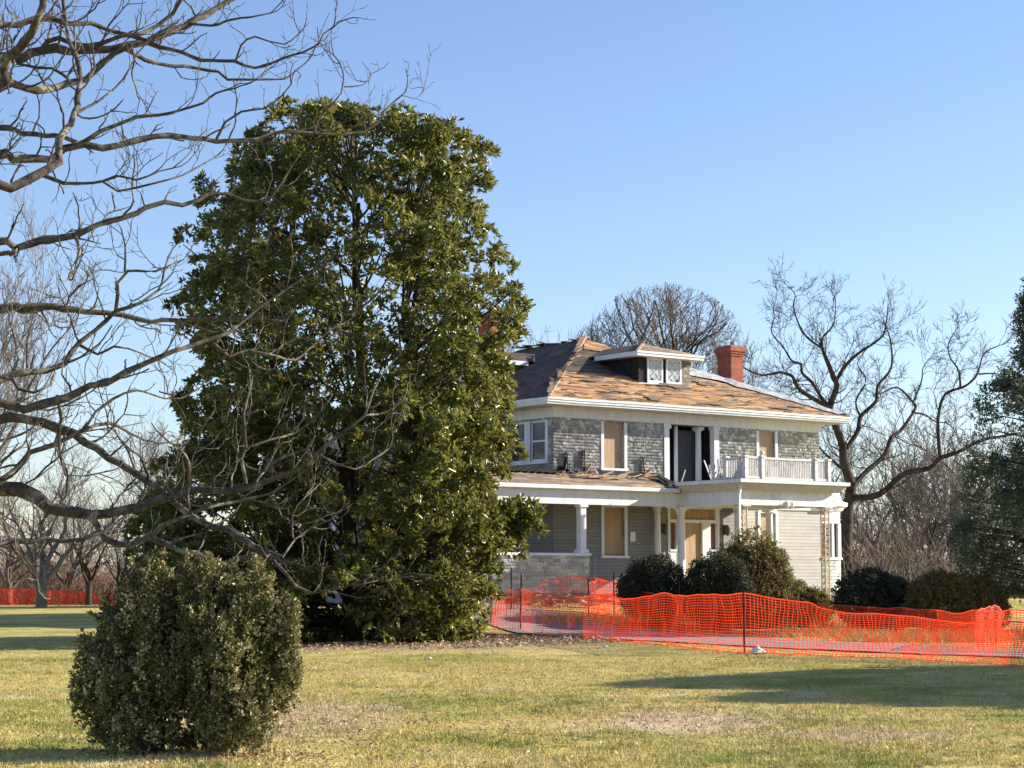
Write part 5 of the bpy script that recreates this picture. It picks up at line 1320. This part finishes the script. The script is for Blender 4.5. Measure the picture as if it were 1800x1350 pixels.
# ------------------------------------------------------------------ orange safety fences
def safety_fence(line, Hn, label, posts, seed, cell=(.095, .06), bottom=0.0, topf=None, lean=.05, group=None, wv=.0155):
    """line: world xy points; one net of woven ribbons over real folds, and its steel posts"""
    g_ = random.Random(seed); P = [Vector((x, y, 0)) for x, y in line]; L = [0]
    for i in range(1, len(P)): L.append(L[-1] + (P[i] - P[i - 1]).length)
    tot = L[-1]
    def at(s):
        s = min(max(s, 0), tot - 1e-6)
        for i in range(1, len(P)):
            if s <= L[i]: t = (s - L[i - 1]) / (L[i] - L[i - 1]); return P[i - 1].lerp(P[i], t), (P[i] - P[i - 1]).normalized()
    root = empty('safety_fence', (P[0].x, P[0].y, gz(P[0].x, P[0].y)), 0, label, 'fence', group)
    off = Vector(root.location)
    tf = topf or (lambda s: 1.0)
    def S(s, h):
        """point on the net at length s and height fraction h"""
        p, d = at(s); nrm = Vector((-d.y, d.x, 0)); z = gz(p.x, p.y)
        fold = .16 * noise.noise(Vector((s * .9, h * 1.2, seed))) + .05 * noise.noise(Vector((s * 2.7, h * 2.5, seed + 5)))
        fold += .03 * noise.noise(Vector((s * 6.5, h * 1.5, seed + 9)))
        top = Hn * tf(s) + .06 * noise.noise(Vector((s * 1.1, 0, seed + 2))) + .09 * noise.noise(Vector((s * .45, 5, seed + 4))); bot = bottom + .05 * abs(noise.noise(Vector((s * 1.5, 4, seed))))
        q = p + nrm * (fold * (1.0 if h < .98 else .5) + lean * (h - .5)) + d * (.05 * noise.noise(Vector((s * 1.6, h * 3, seed + 3))) * 1.6)
        q.z = z + bot + (top - bot) * h; return q - off
    ns = int(tot / cell[0]); nh = int(Hn / cell[1]); V = []; Fc = []
    grid = [[S(i * tot / ns, j / nh) for j in range(nh + 1)] for i in range(ns + 1)]
    def quad(a, b, wa):
        i = len(V); V.extend([(a - wa)[:], (a + wa)[:], (b + wa)[:], (b - wa)[:]]); Fc.append((i, i + 1, i + 2, i + 3))
    for i in range(ns + 1):
        _, d = at(i * tot / ns); wa = d * wv * .5
        for j in range(0, nh, 2):
            quad(grid[i][j], grid[i][min(j + 2, nh)], wa)
    for j in range(nh + 1):
        hw_ = wv * (.55 if j not in (0, nh) else 1.5) * .62; wz = Vector((0, 0, hw_))
        for i in range(ns): quad(grid[i][j], grid[i + 1][j], wz)
    link('net', npmesh('net', V, Fc), M['orange'], root)
    for s, hp, tl in posts:
        p, d = at(s); z = gz(p.x, p.y); mb = MB(); t_ = .022
        q = Vector((p.x, p.y, z)) - off
        mb.bar((q.x, q.y, q.z - .1), (q.x + tl, q.y, q.z + hp), .05, th=.012); mb.bar((q.x, q.y + .018, q.z - .1), (q.x + tl, q.y + .018, q.z + hp), .012, th=.04)
        k = .15
        while k < hp - .1: mb.box(q.x - .012 + tl * k / hp, q.x + .012 + tl * k / hp, q.y + .035, q.y + .05, q.z + k, q.z + k + .02); k += .1
        po_ = mb.build('post', M['rust'], root)
    return root
def gp(px, py, it=6):
    """ground point under a photo pixel"""
    r = ray(px, py); t = 12.0
    while t < 300:
        t += .1
        if CZ + t * r.z <= gz(t * r.x, t * r.y): break
    return (t * r.x, t * r.y)
front = [gp(866, 1108), gp(915, 1108), gp(1010, 1121), gp(1150, 1133), gp(1309, 1149), gp(1440, 1153), gp(1560, 1157), gp(1680, 1164), gp(1830, 1173), gp(1990, 1180)]
LF = [0]
for i in range(1, len(front)): LF.append(LF[-1] + math.dist(front[i], front[i - 1]))
s1 = LF[1]; s2 = LF[4]
def tff(s):
    pts = [(0, .82), (LF[1], .98), (LF[2], .86), (LF[3], .90), (LF[4], 1.0), (LF[4] + 1.6, .86), (LF[5], .78), (LF[6], .68), (LF[7], .60), (LF[8], .62), (LF[9], 1.0)]
    return float(np.interp(s, [a for a, _ in pts], [b for _, b in pts]))
safety_fence(front, 1.22, 'nearest long orange mesh safety fence running along the drive', [(s1, 1.62, 0.02), (s2, 1.25, -.01), (LF[9] - .2, 1.4, 0)], 3, topf=tff)
back = [gp(1034, 1090), gp(1052, 1078), (5.2, 59.0 - 4.2), (8.2, 55.0), (9.7, 54.5), (11.5, 51.5), (12.2, 48.0), (9.9, 41.3), (10.8, 40.3), (14.5, 39.5)]
def tfb(s): return float(np.interp(s, [0, 8, 11, 14, 20, 22, 30], [1, 1, .82, .66, .66, .85, .8]))
safety_fence(back, 1.05, 'second orange mesh fence looping in front of the clipped shrubs', [(.05, 1.25, 0), (2.9, 1.4, 0), (7.0, 1.45, .02), (11.0, 1.2, 0), (18.5, 1.15, 0), (22, 1.1, 0)], 8, topf=tfb)
side = [gp(862, 1098), (-.2, 59.4), (1.2, 60.0), (2.6, 60.2), (3.2, 59.6)]
safety_fence(side, .95, 'short faded orange mesh fence before the shingled porch half wall', [(.1, 1.1, 0), (3.6, 1.3, 0)], 12, wv=.013, topf=lambda s: float(np.interp(s, [0, 3.4, 4.2, 4.8, 5.6], [.46, .42, .5, 1.0, 1.15])))
leftf = [(-35, 101), (-28.2, 104.5), (-24, 106), (-19.5, 107.5), (-17.6, 108)]
safety_fence(leftf, 1.15, 'distant orange mesh fence at the left before the brown undergrowth', [(8.0, 2.0, 0), (9.6, 1.1, 0), (12.3, 2.0, 0), (15.5, 1.4, 0)], 15, cell=(.12, .07), wv=.034, topf=lambda s: float(np.interp(s, [0, 7, 12, 17.6], [.98, .80, .62, .38])))

# ------------------------------------------------------------------ lawn blades, fallen leaves, scraps
rg = np.random.default_rng(5)
def scatter(n, y0, y1, pw):
    Y = y0 + (y1 - y0) * rg.random(n) ** pw; X = (rg.random(n) * 2 - 1) * (Y * .275 + .6); return X, Y
N = 44000; X, Y = scatter(N, 14.8, 38, 1.25)
keep = np.array([noise.noise(Vector((x * .9, y * .9, 2))) > -.35 for x, y in zip(X, Y)]); X, Y = X[keep], Y[keep]; N = len(X)
Z = np.array([gz(x, y) for x, y in zip(X, Y)]); nb = 6
X = np.repeat(X, nb) + rg.normal(size=N * nb) * .03; Y = np.repeat(Y, nb) + rg.normal(size=N * nb) * .03; Z = np.repeat(Z, nb)
hh = rg.uniform(.014, .044, N * nb); an = rg.uniform(0, 2 * math.pi, N * nb); lx = rg.normal(size=N * nb) * .028; ly = rg.normal(size=N * nb) * .028
ww = .0045; P0 = np.stack([X - np.cos(an) * ww, Y - np.sin(an) * ww, Z - .01], 1); P1 = np.stack([X + np.cos(an) * ww, Y + np.sin(an) * ww, Z - .01], 1); P2 = np.stack([X + lx, Y + ly, Z + hh], 1)
V = np.stack([P0, P1, P2], 1).reshape(-1, 3); Fc = np.arange(len(V)).reshape(-1, 3)
tag(link('grass', npmesh('grass', V, Fc, rg.random(len(Fc))), M['blade']), 'short winter grass blades of the lawn', 'grass', kind='stuff')
# taller tufts, in drifts
N = 5200; X, Y = scatter(N, 14.8, 46, 1.3)
keep = np.array([noise.noise(Vector((x * .5, y * .35, 7))) > .05 for x, y in zip(X, Y)]); X, Y = X[keep], Y[keep]; N = len(X)
Z = np.array([gz(x, y) for x, y in zip(X, Y)]); nb = 16
X = np.repeat(X, nb) + rg.normal(size=N * nb) * .035; Y = np.repeat(Y, nb) + rg.normal(size=N * nb) * .035; Z = np.repeat(Z, nb)
hh = rg.uniform(.03, .075, N * nb); an = rg.uniform(0, 2 * math.pi, N * nb); lx = rg.normal(size=N * nb) * .035; ly = rg.normal(size=N * nb) * .035
ww = .005; P0 = np.stack([X - np.cos(an) * ww, Y - np.sin(an) * ww, Z - .01], 1); P1 = np.stack([X + np.cos(an) * ww, Y + np.sin(an) * ww, Z - .01], 1); P2 = np.stack([X + lx, Y + ly, Z + hh], 1)
V = np.stack([P0, P1, P2], 1).reshape(-1, 3); Fc = np.arange(len(V)).reshape(-1, 3)
tag(link('grass_tufts', npmesh('grass_tufts', V, Fc, rg.random(len(Fc))), M['blade']), 'taller tufts of pale winter grass in drifts', 'grass', kind='stuff')
def litter(n, fx, size, name, label, lift=.012):
    C = []
    for _ in range(n):
        x, y = fx(); C.append((x, y, gz(x, y) + lift))
    C = np.array(C); A = np.tile([0, 0, 1.0], (len(C), 1)) + rg.normal(size=(len(C), 3)) * .25
    V, Fc, rn_ = leaves(C, A, 1, size, size * .55, (1.0, 1.55), .25, 3, rg.random(len(C)) * .4, .0)
    tag(link(name, npmesh(name, V, Fc, rn_), M['deadleaf']), label, 'leaves', kind='stuff')
rf = random.Random(8)
def f1():
    k = rf.random()
    if k < .62: y = rf.uniform(15, 44); return rf.uniform(-.28, .28) * y, y
    if k < .70: return rf.gauss(1.9, 1.0), rf.gauss(21.5, 1.3)
    if k < .85: return rf.gauss(-2.4, .9), rf.gauss(20.5, 2.0)
    return rf.gauss(-2.6, .6), rf.gauss(17.2, .35)
litter(4200, f1, .05, 'fallen_leaves', 'brown and pale fallen leaves scattered over the lawn')
def f2(): 
    a = rf.uniform(0, 6.28); q = rf.uniform(.5, 1.12); return mcx + .6 + math.cos(a) * 5.6 * q, mcy - .6 + math.sin(a) * 5.2 * q
litter(3000, f2, .10, 'leaf_litter', 'curled magnolia leaf litter round the foot of the magnolia', .03)
# straw-coloured clumps behind the net
def tuft(x, y, n, h, sp, name, label, seed):
    g_ = np.random.default_rng(seed); z = gz(x, y); px_ = g_.normal(size=(n, 2)) * sp * np.array([1, .5])
    b = np.stack([px_[:, 0], px_[:, 1], np.zeros(n) - .02], 1); d = np.stack([px_[:, 0] * .5 / sp * .2 + g_.normal(size=n) * .1, g_.normal(size=n) * .12, g_.uniform(.5, 1, n) * h], 1)
    s = np.stack([np.full(n, .012), g_.uniform(-.008, .008, n), np.zeros(n)], 1)
    V = np.stack([b - s, b + s, b + d], 1).reshape(-1, 3)
    o = link(name, npmesh(name, V, np.arange(len(V)).reshape(-1, 3), g_.random(n)), M['straw']); o.location = (x, y, z); tag(o, label, 'plants', kind='stuff')
m, nt, b = newmat('straw'); g = NT(nt); a = g.attr()
g.set(b.inputs["Base Color"], g.mix(a, (.42, .27, .09), (.66, .50, .20))); b.inputs["Roughness"].default_value = .8; M['straw'] = m
for k, (px, py, n, sp, lb) in enumerate([(1010, 1092, 500, .9, 'straw coloured ground cover behind the net left of the front post'), (1180, 1092, 500, 1.0, 'straw coloured ground cover below the ball shrubs'), (1480, 1120, 420, .7, 'yellow dry ground cover behind the middle of the net'), (1600, 1128, 500, .7, 'yellow dry ground cover at the bend of the drive'), (1740, 1125, 700, 1.2, 'yellow dry ground cover at the right edge behind the net'), (1300, 1100, 500, 1.3, 'dry ground cover behind the front fence post')]):
    x, y = gp(px, py); tuft(x, y, n * 2, .34, sp * 1.3, 'ground_cover', lb, k)
# bare twiggy rose-like sticks on left of the porch: rubble pile behind the net
rr = random.Random(44); x0, y0 = gp(985, 1066)
mb = MB()
for k in range(60):
    a = Vector((rr.gauss(0, .9), rr.gauss(0, .25), abs(rr.gauss(0, .14)))); mb.bar(a, a + Vector((rr.uniform(-.5, .5), rr.uniform(-.2, .2), rr.uniform(-.05, .16))), rr.uniform(.06, .14), th=.03)
o = mb.build('rubble_pile', M['lumber']); o.location = (x0, y0, gz(x0, y0) + .02); tag(o, 'heap of broken pale lumber at the foot of the porch half wall', 'rubble', kind='stuff')
def crumple(name, px, py, s, label, seed):
    g_ = random.Random(seed); x, y = gp(px, py); V = []; n = 9
    for i in range(n):
        for j in range(n):
            u, v = i / (n - 1) - .5, j / (n - 1) - .5; e = max(0, 1 - 2.1 * math.hypot(u, v))
            V.append((u * s * 1.3, v * s, .012 + e * s * .7 + abs(noise.noise(Vector((u * 7, v * 7, seed)))) * s * .35))
    I = np.arange(n * n).reshape(n, n); Fq = np.stack([I[:-1, :-1], I[1:, :-1], I[1:, 1:], I[:-1, 1:]], -1).reshape(-1, 4)
    o = link(name, npmesh(name, V, Fq), M['litterbag']); o.location = (x, y, gz(x, y)); tag(o, label, 'litter')
crumple('plastic_bag', 1331, 1150, .26, 'crumpled white plastic bag at the foot of the front fence post', 2)
crumple('paper_scrap', 1064, 1139, .10, 'small white paper scrap on the lawn near the net bottom', 5)
crumple('paper_scrap', 755, 1160, .08, 'small white scrap on the lawn below the magnolia', 6)
crumple('paper_scrap', 1023, 1062, .25, 'white scrap lying behind the net by the porch steps', 7)
bpy.context.view_layer.update()
